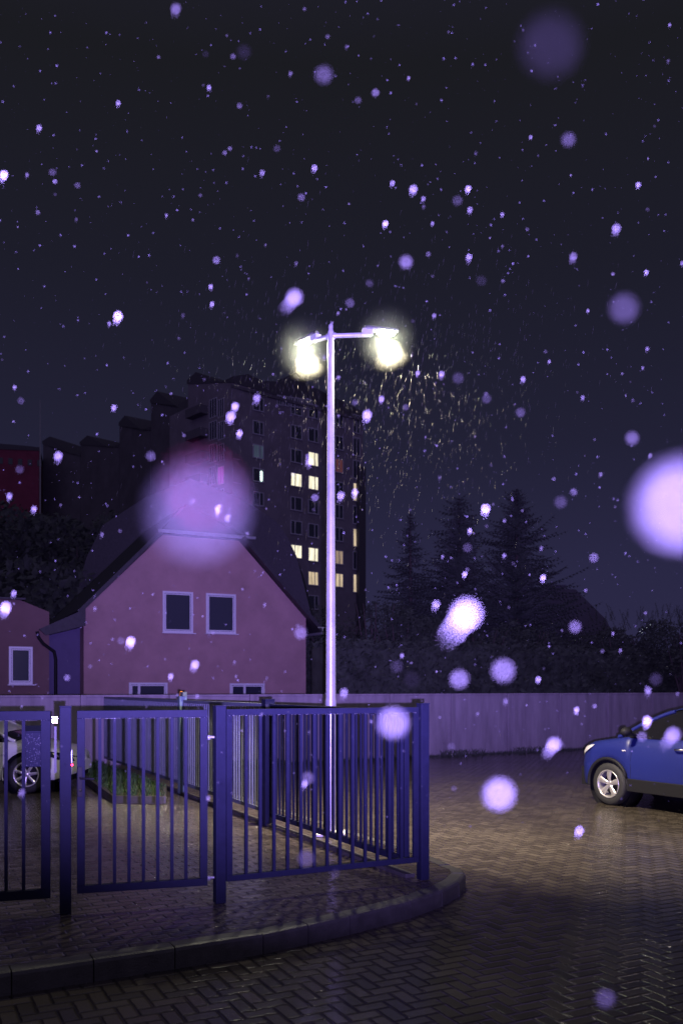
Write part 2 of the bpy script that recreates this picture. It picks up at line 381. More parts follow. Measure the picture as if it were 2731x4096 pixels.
# attic storey, curved parapet
p = MB(); pr = [(940, 1500), (1000, 1492), (1060, 1520), (1120, 1522), (1160, 1502), (1190, 1485), (1240, 1530), (1262, 1545), (1455, 1640)]
pts = []
for x, y in pr:
    s_, z_ = tpt(x, y); pts.append((s_, .35, z_))
p.prism([(0, .35, ztw - .01), *pts, (tL, .35, ztw - .01)], (0, 12, 0)); p.build('attic', m_parapet, tower)
p = MB(); p.box((tL / 2, -.12, ztw - .15), (tL + .4, .24, .3)); p.build('cornice', m_tower2, tower)
p = MB(); p.box((tL - .55, -.25, ztw / 2 - 3), (1.1, .5, ztw - 6)); p.build('corner_pier', m_parapet, tower)
def lit(name, c, s, curtain=0): return mat(name, (.1, .1, .1), .8, emit=c, estr=s, noise=0)
def litcurtain(name, c, s):
    m = mat(name, (.1, .1, .1), .8, emit=c, estr=s); t = m.node_tree; b = t.nodes['Principled BSDF']
    g = t.nodes.new('ShaderNodeNewGeometry'); n = t.nodes.new('ShaderNodeTexNoise'); n.inputs['Scale'].default_value = 1.3; n.inputs['Detail'].default_value = 4
    mp = t.nodes.new('ShaderNodeMapping'); mp.inputs['Scale'].default_value = (3, 3, .35); t.links.new(g.outputs['Position'], mp.inputs[0]); t.links.new(mp.outputs[0], n.inputs['Vector'])
    r = t.nodes.new('ShaderNodeMapRange'); r.inputs[1].default_value = .35; r.inputs[2].default_value = .65; r.inputs[3].default_value = s * .55; r.inputs[4].default_value = s * 1.15
    t.links.new(n.outputs[0], r.inputs[0]); t.links.new(r.outputs[0], b.inputs['Emission Strength']); return m
m_lit = litcurtain('lit_window_cream', (1, .92, .66), 1.25)
m_lit2 = litcurtain('lit_window_warm', (1, .78, .5), .7)
m_litr = litcurtain('lit_window_dim_red', (.8, .22, .2), .10)
m_litb = litcurtain('lit_window_blue', (.35, .5, .8), .09)
m_litp = litcurtain('lit_window_violet', (.42, .05, .95), .38)
m_litm = litcurtain('lit_window_magenta', (.8, .1, .9), .45)
m_blind = litcurtain('window_blind_lit', (1, .72, .5), .35)
FL = 96.5
def twin(x0, x1, ytop, h=58, mt=None, mull=.5, parent=tower, pt=tpt):
    a, z1_ = pt(x0, ytop); b, _ = pt(x1, ytop); _, z0_ = pt(x0, ytop + h)
    return window(parent, a, b, z0_, z1_, 0.0, fr=.085, mull=(mull,), glass=mt or m_glass, frm=m_towframe, sill=True)
rows = range(7)
lit_map = {('c', 2): m_lit, ('c', 3): m_lit, ('b', 3): m_lit, ('b', 6 - 0): m_lit, ('c', 6): m_lit}
# column tops read off the photograph: each storey 96 px
colx = {'a': (1011, 1054, 1584), 'b': (1162, 1207, 1600), 'c': (1232, 1273, 1612), 'd': (1340, 1372, 1648), 'e': (1411, 1439, 1655)}
LIT = {('b', 3): m_lit, ('c', 2): m_lit, ('c', 3): m_lit, ('b', 6): m_lit, ('c', 6): m_lit, ('c', 7): m_lit2,
       ('a', 2): m_litb, ('d', 2): m_litr, ('d', 6): m_blind, ('d', 7): m_lit2, ('e', 3): m_lit2, ('e', 5): m_lit2, ('e', 7): m_lit2}
for key, (xa, xb, y0) in colx.items():
    for r_ in range(9):
        y = y0 + r_ * {'a': 95, 'b': 96, 'c': 96.0, 'd': 92, 'e': 91.5}[key]
        if key in 'de' and r_ > 7: continue
        twin(xa, xb, y, {'a': 55, 'b': 55, 'c': 56, 'd': 56, 'e': 74}[key], LIT.get((key, r_)), mull={'a': .62, 'b': .38, 'c': .62, 'd': .5, 'e': .5}[key])
# bright tube lamp in one dim window
s_, z_ = tpt(1044, 1885); s3, z3 = tpt(1044, 1924)
p = MB(); p.box((s_, -.06, (z_ + z3) / 2), (.20, .06, z_ - z3)); p.build('tube_lamp', lit('tube_light', (.75, 1, .9), 4), tower)
# attic window ribbon
for k_ in range(6):
    x = 1108 + k_ * 24; twin(x, x + 20, 1578 + k_ * 3.2, 40, mull=.5)
# stairwell slab and balconies on the left, and the stepped blocks that fall away
def block(label, px0, px1, ytop, Y0, Y1, mt, name='stepped_block'):
    A = at(px0, HY, Y0); B = at(px1, HY, Y1); a2, b2 = Vector((A.x, A.y)), Vector((B.x, B.y)); D = (b2 - a2).normalized(); Lb = (b2 - a2).length
    r = empty(name, (A.x, A.y, 0), math.atan2(D.y, D.x)); tag(r, label, 'apartment building')
    zA = EYE + (HY - ytop[0]) / F * Y0; zB = EYE + (HY - ytop[1]) / F * Y1; z = max(zA, zB)
    p = MB(); p.prism([(0, 0, 0), (Lb, 0, 0), (Lb, 0, zB), (0, 0, zA)], (0, 12, 0)); p.build('wall', mt, r)
    cp = MB(); cp.prism([(-.1, -.1, zA), (Lb + .1, -.1, zB), (Lb + .1, -.1, zB + .5), (Lb * .75, -.1, zB + .6), (Lb * .2, -.1, zA + .9), (-.1, -.1, zA + .4)], (0, 11, 0)); cp.build('parapet', m_parapet, r)
    return r, a2, D, Lb
bl, bA, bD, bL = block('tall dark wing of flats with glazed balconies left of the lit facade', 752, 929, (1535, 1530), 101, 94.8, m_tower, 'balcony_wing')
def bpt(px, py): t = wall_hit(px, bA, bD); Y = bA.y + t * bD.y; return t, EYE - (py - HY) / F * Y
for r_ in range(8):
    y = 1600 + r_ * 90
    for (xa, xb) in ((838, 868), (872, 896), (925 - 2, 958 - 32)):
        if xb - xa < 5: continue
        a, z1_ = bpt(xa, y); b, z0_ = bpt(xb, y + 64)
        g_ = m_litm if (r_ == 3 and xa == 872) else m_glass
        window(bl, a, b, z0_ if xa == 838 else z0_ + .0, z1_, 0, fr=.07, mull=(.33, .66), glass=g_, frm=m_towframe, sill=False)
    a, z1_ = bpt(770, y + 22); b, _ = bpt(832, y); p = MB(); p.box(((a + b) / 2, -.5, z1_ - 1.2), (b - a, 1.0, .95)); p.build('balcony', m_tower2, bl)
for r_ in range(9):
    if r_ < 8: twin(931, 958, 1570 + r_ * 96 - 2, 74, m_litp if r_ == 3 else None, mull=.5)
block('dark stepped block of flats beside the balcony wing', 604, 751, (1610, 1628), 112, 104, m_tower2)
block('lower dark block of flats, second step down from the tower', 478, 603, (1702, 1722), 122, 114, m_tower2)
block('lowest dark block of flats above the left trees', 322, 477, (1778, 1790), 132, 124, m_tower2)
block('small dark block of flats beside the antenna mast', 172, 321, (1775, 1825), 136, 132, m_tower2)
rb, rA, rD_, rL = block('dull red flat roofed building with square windows at the far left', -60, 156, (1795, 1803), 128, 130, m_redlit_wall, 'red_building')
for k_ in range(6):
    a = .8 + k_ * 1.35; p = MB(); p.box((a, -.03, 35.3), (.6, .06, .9)); p.build('window', m_glass, rb)
a_ = at(161, 1600, 127); b_ = at(161, 1850, 127)
p = MB(); p.tube([(a_.x, 127, 0), (a_.x, 127, b_.z), (a_.x, 127, a_.z)], [.12, .10, .05], 8)
tag(p.build('antenna_mast', m_galv), 'thin pale antenna mast rising above the far left roofs', 'antenna')

# ---------------------------------------------------------------- fences and gates
FR = .05; PW = .085
def rotz(d): return math.atan2(d[1], d[0])
p1 = on_z(1691, 3519, ZI); p2 = on_z(878, 3612, ZI); p3 = on_z(262, 3655, ZI)
FP = [Vector((p1.x, p1.y)), Vector((p2.x, p2.y)), Vector((p3.x, p3.y))]
ZTOP = 1.752                                                # top of the posts
def post(name, x, y, h, label, wdt=PW, rz=0, m=m_fence, base=ZI, group=None):
    r = empty(name, (x, y, base), rz); tag(r, label, 'fence post', group)
    q = MB(); q.box((0, 0, h / 2), (wdt, wdt, h)); q.build('shaft', m, r, .004)
    q = MB(); q.box((0, 0, h + .004), (wdt + .006, wdt + .006, .008)); q.build('cap', m, r)
    return r
def beads(parent, L_, z, n, y=-.02):
    b = MB()
    for _ in range(n):
        x = rnd.uniform(.02, L_ - .02); r_ = rnd.uniform(.0014, .0036); c = Vector((x, y + rnd.uniform(-.006, .01), z - r_ * .7))
        vs = [c + Vector(d) * r_ for d in ((1, 0, 0), (0, 1, 0), (-1, 0, 0), (0, -1, 0), (0, 0, 1), (0, 0, -1.2))]
        b.add(vs, [(0, 1, 4), (1, 2, 4), (2, 3, 4), (3, 0, 4), (1, 0, 5), (2, 1, 5), (3, 2, 5), (0, 3, 5)], True)
    return tag(b.build('water_beads', m_bead, parent), kind='stuff')
m_bead = mat('hanging_water', (.8, .8, .85), .15, metal=.6)
barmesh = {}
def panel(name, label, cat, A, B, zlo, zhi, nbars, fr=FR, bar=.025, extra_mid=None, m=m_fence, bd=40, group=None, posn=None):
    A, B = Vector(A), Vector(B); L_ = (B - A).length; r = empty(name, (A.x, A.y, 0), rotz(B - A)); tag(r, label, cat, group)
    q = MB(); q.box((L_ / 2, 0, zhi - fr / 2), (L_, fr * .8, fr)); q.build('top_rail', m, r, .003)
    q = MB(); q.box((L_ / 2, 0, zlo + fr / 2), (L_, fr * .8, fr)); q.build('bottom_rail', m, r, .003)
    for x in (fr / 2, L_ - fr / 2):
        q = MB(); q.box((x, 0, (zlo + zhi) / 2), (fr, fr * .8, zhi - zlo - 2 * fr)); q.build('stile', m, r, .003)
    h = zhi - zlo - 2 * fr; key = round(h, 3), bar
    src = None
    for k_ in range(nbars):
        x = fr + (L_ - 2 * fr) * (k_ + 1) / (nbars + 1)
        if src is None:
            q = MB(); q.box((0, 0, 0), (bar, bar, h)); src = o = q.build('bar', m, r)
        else:
            o = src.copy(); col.objects.link(o); o.parent = r
        o.location = (x, 0, (zlo + zhi) / 2)
    if bd: beads(r, L_, zhi - fr, bd, -fr * .35)
    return r
dF = (FP[0] - FP[1]).normalized(); dG = (FP[1] - FP[2]).normalized()
post('fence_post', FP[0].x, FP[0].y, ZTOP - ZI, 'blue corner post where the front fence meets the receding gate', rz=rotz(dF))
q_ = post('fence_post', FP[1].x, FP[1].y, ZTOP - ZI - .004, 'blue post between the narrow pedestrian gate and the front fence panel', rz=rotz(dF))
lp = post('fence_post', FP[2].x, FP[2].y, ZTOP - ZI, 'blue post with a small red light, left of the narrow gate', rz=rotz(dG))
q = MB(); q.box((.046, -.05, -.0), (.006, .004, .10)); o = q.build('reader_strip', m_galv, lp); o.location = (0.0, 0, 1.22)
q = MB(); q.lathe([(0, -.008), (.006, -.006), (.009, 0), (0, .002)], 12); o = q.build('red_light', lit('red_led', (1, .02, .1), 9), lp); o.location = (.05, -.05, 1.155)
zlo = ZI + .165
fp = panel('front_fence', 'blue barred front fence right of the pedestrian gate', 'fence', FP[1] + dF * .055, FP[0] - dF * .055, zlo, 1.725, 13, bd=120)
for zz_ in (.32, 1.62):
    for e_, s_ in ((FP[1], 1), (FP[0], -1)):
        pass
gate = panel('pedestrian_gate', 'narrow blue pedestrian gate with a black lock plate', 'gate', FP[2] + dG * .085, FP[1] - dG * .10, zlo - .015, 1.722, 7, fr=.06, bd=105)
gl = (FP[1] - dG * .10 - FP[2] - dG * .085).length
for z_ in (1.50, .36):
    q = MB(); q.tube([(gl + .005, -.01, z_), (gl + .055, -.01, z_)], .011, 8); q.lathe([(0, -.02), (.016, -.018), (.016, .012), (0, .016)], 10, Matrix.Translation((gl + .012, -.01, z_)) @ Matrix.Rotation(R(90), 4, 'X')); q.build('hinge', m_galv, gate)
q = MB(); q.box((.022, -.03, 1.17), (.036, .012, .235)); pl = q.build('lock_plate', m_black, gate, .003)
q = MB(); q.tube([(.025, -.035, 1.20), (.025, -.075, 1.20), (.13, -.085, 1.195)], .009, 8); q.build('handle', m_black, pl)
q = MB(); q.lathe([(0, -.046), (.009, -.044), (.011, -.036), (0, -.034)], 12, Matrix.Translation((.025, .0, 1.105))); q.build('keyhole', m_chrome, pl)
# vehicle gate leaf at the left edge
LG = FP[2] - dG * .11; LE = LG - dG * 1.9
leaf = panel('vehicle_gate', 'blue barred vehicle gate leaf at the left edge, in front of the white car', 'gate', LE, LG, zlo - .035, 1.722, 13, fr=.07, bd=125)
q = MB(); q.box((1.9 + .033, -.03, 1.655), (.045, .05, .055)); q.build('latch', m_chrome, leaf, .004)
q = MB(); q.box((1.9 + .035, .02, 1.42), (.018, .01, .36)); q.build('latch_strip', mat('dull_steel', (.12, .12, .13), .7), leaf)
# letter box behind the leaf
bxc = on_z(205, 3655, ZI); LBo = FP[2] - dG * .20 + Vector((-dG.y, dG.x)) * .12
lb = empty('post_box', (LBo.x, LBo.y, 1.32), rotz(dG)); tag(lb, 'wet blue letter box hung behind the vehicle gate beside the post', 'letter box')
q = MB(); q.box((-.03, 0, .1), (.16, .10, .27)); q.build('box', m_fence, lb, .004)
q = MB(); q.prism([(-.125, -.07, .236), (.065, -.07, .236), (.065, .07, .275), (-.125, .07, .275)], (0, 0, .008)); q.build('lid', m_fence, lb)
q = MB()
for _ in range(130):
    x, z = rnd.uniform(-.105, .045), rnd.uniform(-.03, .225); r_ = rnd.uniform(.0008, .0022); c = Vector((x, -.0505, z))
    q.add([c + Vector((r_, 0, 0)), c + Vector((0, 0, r_)), c + Vector((-r_, 0, 0)), c + Vector((0, 0, -r_ * 1.5)), c + Vector((0, -r_, 0))], [(0, 1, 4), (1, 2, 4), (2, 3, 4), (3, 0, 4)], True)
tag(q.build('water_beads', m_bead, lb), kind='stuff')
# side gate and fence running away behind the corner post
S0 = FP[0] + RD * .16 + Vector((-.06, 0)); 
def sp(d): return S0 + RD * d
side_lbl = ['blue barred side gate nearest the corner post', 'blue barred side fence between the two dark side posts', 'grey barred far side fence running back past the lawn']
ds = [(0.0, 3.30, 30, .024, m_fence), (3.47, 7.05, 32, .022, m_fence)]
m_fence2 = mat('grey_fence_paint', (.11, .125, .17), .5, noise=.15, nscale=10)
panel('side_gate', side_lbl[0], 'gate', sp(3.30), sp(0), zlo - .05, 1.695, 29, fr=.06, bar=.022, bd=110)
panel('side_fence', side_lbl[1], 'fence', sp(7.05), sp(3.50), zlo - .02, 1.70, 33, fr=.05, bar=.020, bd=105, m=m_fence2)
panel('side_fence', side_lbl[2], 'fence', sp(13.2), sp(7.25), zlo - .02, 1.70, 54, fr=.05, bar=.020, bd=0, m=m_fence2)
a = sp(3.40); post('gate_post', a.x, a.y, 1.60, 'dark blue post between the side gate and the side fence', .13, rotz(-RD))
a = sp(7.15); post('gate_post', a.x, a.y, 1.60, 'pale teal post at the end of the side fence, by the lawn kerb', .12, rotz(-RD), mat('teal_grey_paint', (.16, .24, .28), .5, noise=.15, nscale=9))
bc = empty('warning_beacon', (a.x, a.y, ZI + 1.612), rotz(-RD)); tag(bc, 'small orange beacon on top of the pale teal gate post', 'lamp')
q = MB(); q.box((.07, 0, .035), (.16, .07, .07)); q.build('housing', mat('grey_green_housing', (.13, .17, .15), .5), bc, .005)
q = MB(); q.lathe([(.001, .085), (.02, .08), (.026, .06), (.026, .0), (0, 0)], 14, Matrix.Translation((-.055, 0, .0)) @ Matrix.Rotation(R(90), 4, 'X')); o = q.build('dome', mat('orange_plastic', (.85, .28, .03), .3, emit=(1, .3, .02), estr=.25), bc)
# strip of kerb that carries the side gate
q = MB(); A_, B_ = S0 - RD * .05, sp(12.5); n_ = Vector((RD.y, -RD.x)) 
for off, hgt in ((.0, .035),):
    c_ = (A_ + B_) / 2; q.box((0, 0, 0), ((B_ - A_).length, .10, hgt))
o = q.build('gate_threshold', m_kerb); o.location = (c_.x, c_.y, ZI + .012); o.rotation_euler = (0, 0, rotz(RD)); struct(o)

# ---------------------------------------------------------------- lawn bed
bed = [on_z(459, 3214, ZI), on_z(640, 3217, ZI), on_z(700, 3207, ZI)]
bed = [Vector((v.x, v.y)) for v in bed]
bend = sp(7.3); bk = [Vector(on_z(459, 3214, ZI).xy), Vector(on_z(655, 3216, ZI).xy), bend + Vector((-.25, 0))]
bl_ = Vector(on_z(321, 3113, ZI).xy); far = bl_ + RD * 2.5
bp_ = bk + [bk[2] + RD * 5.5, bl_ + RD * 1.2, bl_]
q = MB(); q.prism([(v.x, v.y, ZI - .004) for v in bp_], (0, 0, .09)); struct(q.build('lawn_bed', m_soil))
q = MB()
ring = [bl_ + RD * 1.2, bl_, bk[0], bk[1], bk[2]]
for a, b in zip(ring[:-1], ring[1:]):
    n = max(1, round((b - a).length / .9)); 
    for k_ in range(n):
        u, v = a + (b - a) * k_ / n, a + (b - a) * (k_ + 1) / n; t = (v - u).normalized(); c_ = (u + v) / 2
        q.box((c_.x, c_.y, ZI + .055), ((v - u).length - .01, .07, .12), Matrix.Rotation(rotz(t), 3, 'Z'))
struct(q.build('lawn_kerb', m_kerb, None, .006))
def inpoly(p, P_):
    c = False; j = len(P_) - 1
    for i in range(len(P_)):
        if (P_[i].y > p.y) != (P_[j].y > p.y) and p.x < (P_[j].x - P_[i].x) * (p.y - P_[i].y) / (P_[j].y - P_[i].y) + P_[i].x: c = not c
        j = i
    return c
def blades(q, x, y, z, h, n=1):
    for _ in range(n):
        a = rnd.uniform(0, 6.28); w_ = rnd.uniform(.004, .009); l = rnd.uniform(.3, .8) * h; d = Vector((math.cos(a), math.sin(a), 0)); s_ = Vector((-d.y, d.x, 0)) * w_
        b_ = Vector((x, y, z)); q.add([b_ - s_, b_ + s_, b_ + d * l * .4 + Vector((0, 0, h * .65)) + s_ * .6, b_ + d * l * .9 + Vector((0, 0, h))], [(0, 1, 2), (0, 2, 3)])
q = MB(); xs_ = [v.x for v in bp_]; ys_ = [v.y for v in bp_]
for _ in range(9000):
    v = Vector((rnd.uniform(min(xs_), max(xs_)), rnd.uniform(min(ys_), max(ys_))))
    if inpoly(v, bp_): blades(q, v.x, v.y, ZI + .085, rnd.uniform(.04, .11))
tag(q.build('grass', m_grass), 'short green grass on the kerbed bed beside the side fence', 'grass', kind='stuff')
q = MB(); 
for _ in range(7000):
    t = rnd.uniform(t0, t1); off = abs(rnd.gauss(0, .35)) + .1; pt = WA + WD * t + Vector((WD.y, -WD.x)) * off
    blades(q, pt.x, pt.y, 0, rnd.uniform(.04, .17) * (1.2 if math.sin(t * 2.1) + math.sin(t * .73) > .6 else .6), 1)
tag(q.build('weeds', m_leaf2), 'dark weeds along the foot of the concrete wall', 'weeds', kind='stuff')

# ---------------------------------------------------------------- street lamp
PX, PY = at(1323, HY, 10.42).x, 10.42
lamp = empty('street_lamp', (PX, PY, ZI)); tag(lamp, 'tall double armed galvanised street lamp with both heads lit', 'street lamp')
zt_l = (HY - 1330) / F * PY + EYE - ZI
zc = (HY - 2805) / F * PY + EYE - ZI
q = MB(); q.tube([(0, 0, 0), (0, 0, zc)], [.058, .058], 24); q.build('lower_pole', m_galv, lamp)
q = MB(); q.tube([(0, 0, zc), (0, 0, zc + .02), (0, 0, zt_l)], [.062, .060, .037], 24); q.build('upper_pole', m_galv, lamp)
q = MB(); q.tube([(0, 0, zc - .07), (0, 0, zc + .01)], .066, 24); q.build('collar', m_galv, lamp)
q = MB(); q.lathe([(.035, 0), (.036, .01), (.028, .035), (.026, .045), (.031, .065), (.027, .09), (.012, .105), (0.0005, .108)], 20, Matrix.Translation((0, 0, zt_l)) @ Matrix.Rotation(R(90), 4, 'X')); q.build('finial', m_galv, lamp)
q = MB(); q.box((0, 0, .015), (.34, .34, .03)); bpz = q.build('base_plate', mat('pale_concrete', (.75, .72, .70), .6, noise=.2, nscale=12), lamp, .006)
for x in (-.13, .13):
    for y in (-.13, .13):
        q = MB(); q.tube([(x, y, .03), (x, y, .065)], .013, 6, smooth=False); q.build('bolt', m_galv, bpz)
m_lens_l = lit('lamp_lens', (1.0, .98, .84), 45)
m_head = mat('dark_grey_lamp_housing', (.07, .07, .075), .6)
def head(vec, lab, energy):
    v = Vector(vec); d = v.normalized(); rz = math.atan2(d.y, d.x); zarm = zt_l - .035
    Lh = v.length
    q = MB(); q.tube([(d.x * .03, d.y * .03, zarm), (d.x * (Lh - .12), d.y * (Lh - .12), zarm + .04)], .028, 16); ar = q.build('arm', m_galv, lamp)
    q = MB(); q.tube([(d.x * .02, d.y * .02, zarm), (d.x * .055, d.y * .055, zarm)], .04, 14); q.build('arm_flange', m_galv, ar)
    h = bpy.data.objects.new('lamp_head', None)
    M = Matrix.Rotation(rz, 4, 'Z')
    q = MB()
    # flat LED head: rounded wedge, thicker at the arm
    prof = [(-.16, .035), (-.12, .055), (.0, .06), (.10, .06), (.20, .055), (.25, .04)]
    vs = []
    for x, wv_ in prof:
        th = .045 if x < 0 else .03 * (1 - x / .5) + .008
        for y, z in ((-wv_, -.012), (-wv_ * .8, th * .7), (0, th), (wv_ * .8, th * .7), (wv_, -.012)): vs.append(Vector((x, y, z)))
    fs = [(i * 5 + k_, i * 5 + (k_ + 1) % 5, (i + 1) * 5 + (k_ + 1) % 5, (i + 1) * 5 + k_) for i in range(len(prof) - 1) for k_ in range(5)] + [(0, 1, 2, 3, 4), tuple(range(25, 30))[::-1]]
    base = Vector((v.x, v.y, zarm + .105)); q.add([base + (M @ p_) for p_ in vs], fs, True); hd = q.build('lamp_head', m_head, lamp)
    q = MB(); q.box(base + (M @ Vector((-.13, 0, -.04))), (.12, .09, .07), M.to_3x3()); q.box(base + (M @ Vector((-.14, 0, -.055))), (.02, .02, .03), M.to_3x3()); q.box(base + (M @ Vector((-.07, 0, -.055))), (.02, .02, .03), M.to_3x3()); q.build('clamp', m_galv, hd)
    q = MB(); n = 20; ctr = base + (M @ Vector((.10, 0, -.012)))
    vs = []; 
    for zz, rr in ((0, 1), (-.03, .95), (-.05, .7), (-.06, .05)):
        for k_ in range(n):
            t = 2 * math.pi * k_ / n; vs.append(ctr + (M @ Vector((.12 * rr * math.cos(t), .055 * rr * math.sin(t), zz))))
    q.add(vs, [(i * n + k_, i * n + (k_ + 1) % n, (i + 1) * n + (k_ + 1) % n, (i + 1) * n + k_) for i in range(3) for k_ in range(n)], True)
    q.build('lens', m_lens_l, hd)
    wc = Vector((PX, PY, ZI)) + ctr + Vector((0, 0, -.08))
    spot('street_light', wc, wc + Vector((.26 + d.x * .1, .36, -1)), energy, (1.0, .84, .60), 92, .8, .05)
    return Vector((PX, PY, ZI)) + ctr
LAMP_E = 3500
hc1 = head((.56, .09, 0), 'r', LAMP_E)
hc2 = head((-.27, .34, 0), 'l', LAMP_E)
# mist of fine drizzle close round each lit head
def mist(c, rad, dens):
    q = MB(); n = 24; mm = 12; vs = []
    for i in range(mm + 1):
        ph = math.pi * i / mm
        for k_ in range(n): vs.append((math.sin(ph) * math.cos(2 * math.pi * k_ / n) * rad, math.sin(ph) * math.sin(2 * math.pi * k_ / n) * rad, math.cos(ph) * rad))
    q.add(vs, [(i * n + k_, (i + 1) * n + k_, (i + 1) * n + (k_ + 1) % n, i * n + (k_ + 1) % n) for i in range(mm) for k_ in range(n)])
    m = bpy.data.materials.new('drizzle_mist'); m.use_nodes = True; t = m.node_tree; t.nodes.clear()
    o_ = t.nodes.new('ShaderNodeOutputMaterial'); v_ = t.nodes.new('ShaderNodeVolumePrincipled'); tcn = t.nodes.new('ShaderNodeTexCoord')
    ln = t.nodes.new('ShaderNodeVectorMath'); ln.operation = 'LENGTH'; mr = t.nodes.new('ShaderNodeMapRange'); mr.interpolation_type = 'SMOOTHSTEP'
    mr.inputs[1].default_value = rad; mr.inputs[2].default_value = .02; mr.inputs[3].default_value = 0; mr.inputs[4].default_value = dens
    t.links.new(tcn.outputs['Object'], ln.inputs[0]); t.links.new(ln.outputs['Value'], mr.inputs[0]); t.links.new(mr.outputs[0], v_.inputs['Density'])
    v_.inputs['Color'].default_value = (.92, .97, .88, 1); t.links.new(v_.outputs[0], o_.inputs['Volume'])
    ob = q.build('drizzle_mist', m); ob.location = c
    return ob
for c_, lb_ in ((hc1, 'glowing drizzle round the right lamp head'), (hc2, 'glowing drizzle round the left lamp head')):
    tag(mist(c_ + Vector((0, 0, -.07)), .42, .15), lb_, 'mist', kind='stuff')
    l = bpy.data.lights.new('lamp_glow', 'POINT'); l.energy = 110; l.color = (1.0, 1.0, .72); l.shadow_soft_size = .06
    o = bpy.data.objects.new('lamp_glow', l); col.objects.link(o); o.location = c_ + Vector((0, 0, -.07))
    spot('street_light_wide', c_ + Vector((0, 0, -.085)), c_ + Vector((0, -.1, -1)), 190, (1.0, .93, .72), 150, .5, .06)
# slivers of rain crossing the lamplight
m_rainl = mat('falling_rain', (.05, .05, .05), .4)
q = MB()
for _ in range(2400):
    c_ = hc1 if rnd.random() < .62 else hc2
    d = Vector((rnd.gauss(.15, .9), rnd.gauss(0, 1.1), -abs(rnd.gauss(.5, .9)) + .05))
    if d.length < .2: continue
    b_ = c_ + d; l = rnd.uniform(.04, .10); ax = Vector((-.16 + rnd.gauss(0, .03), rnd.gauss(0, .05), -1)).normalized() * l; r_ = rnd.uniform(.0004, .0009)
    a = Vector((r_, 0, 0)); e_ = Vector((0, r_, 0)); m1 = b_ + ax * .3
    q.add([b_, m1 + a, m1 + e_, m1 - a, m1 - e_, b_ + ax], [(0, 1, 2), (0, 2, 3), (0, 3, 4), (0, 4, 1), (5, 2, 1), (5, 3, 2), (5, 4, 3), (5, 1, 4)])
tag(q.build('drizzle', m_rainl), 'fine slanting drizzle catching the street lamp light', 'rain', kind='stuff')

# ---------------------------------------------------------------- cars
def interp(tab, x):
    if x <= tab[0][0]: return tab[0][1]
    for (a, b), (c, d) in zip(tab[:-1], tab[1:]):
        if x <= c: t = (x - a) / (c - a); return b + (d - b) * t
    return tab[-1][1]
def smoothtab(tab, n=4):
    # Catmull-Rom resampling
    P_ = [tab[0]] + list(tab) + [tab[-1]]; out = []
    for i in range(1, len(P_) - 2):
        p0, p1_, p2_, p3_ = P_[i - 1], P_[i], P_[i + 1], P_[i + 2]
        for k_ in range(n):
            t = k_ / n; x = p1_[0] + (p2_[0] - p1_[0]) * t
            y = .5 * ((2 * p1_[1]) + (p2_[1] - p0[1]) * t + (2 * p0[1] - 5 * p1_[1] + 4 * p2_[1] - p3_[1]) * t * t + (3 * p1_[1] - p0[1] - 3 * p2_[1] + p3_[1]) * t ** 3)
            out.append((x, y))
    return out + [tab[-1]]
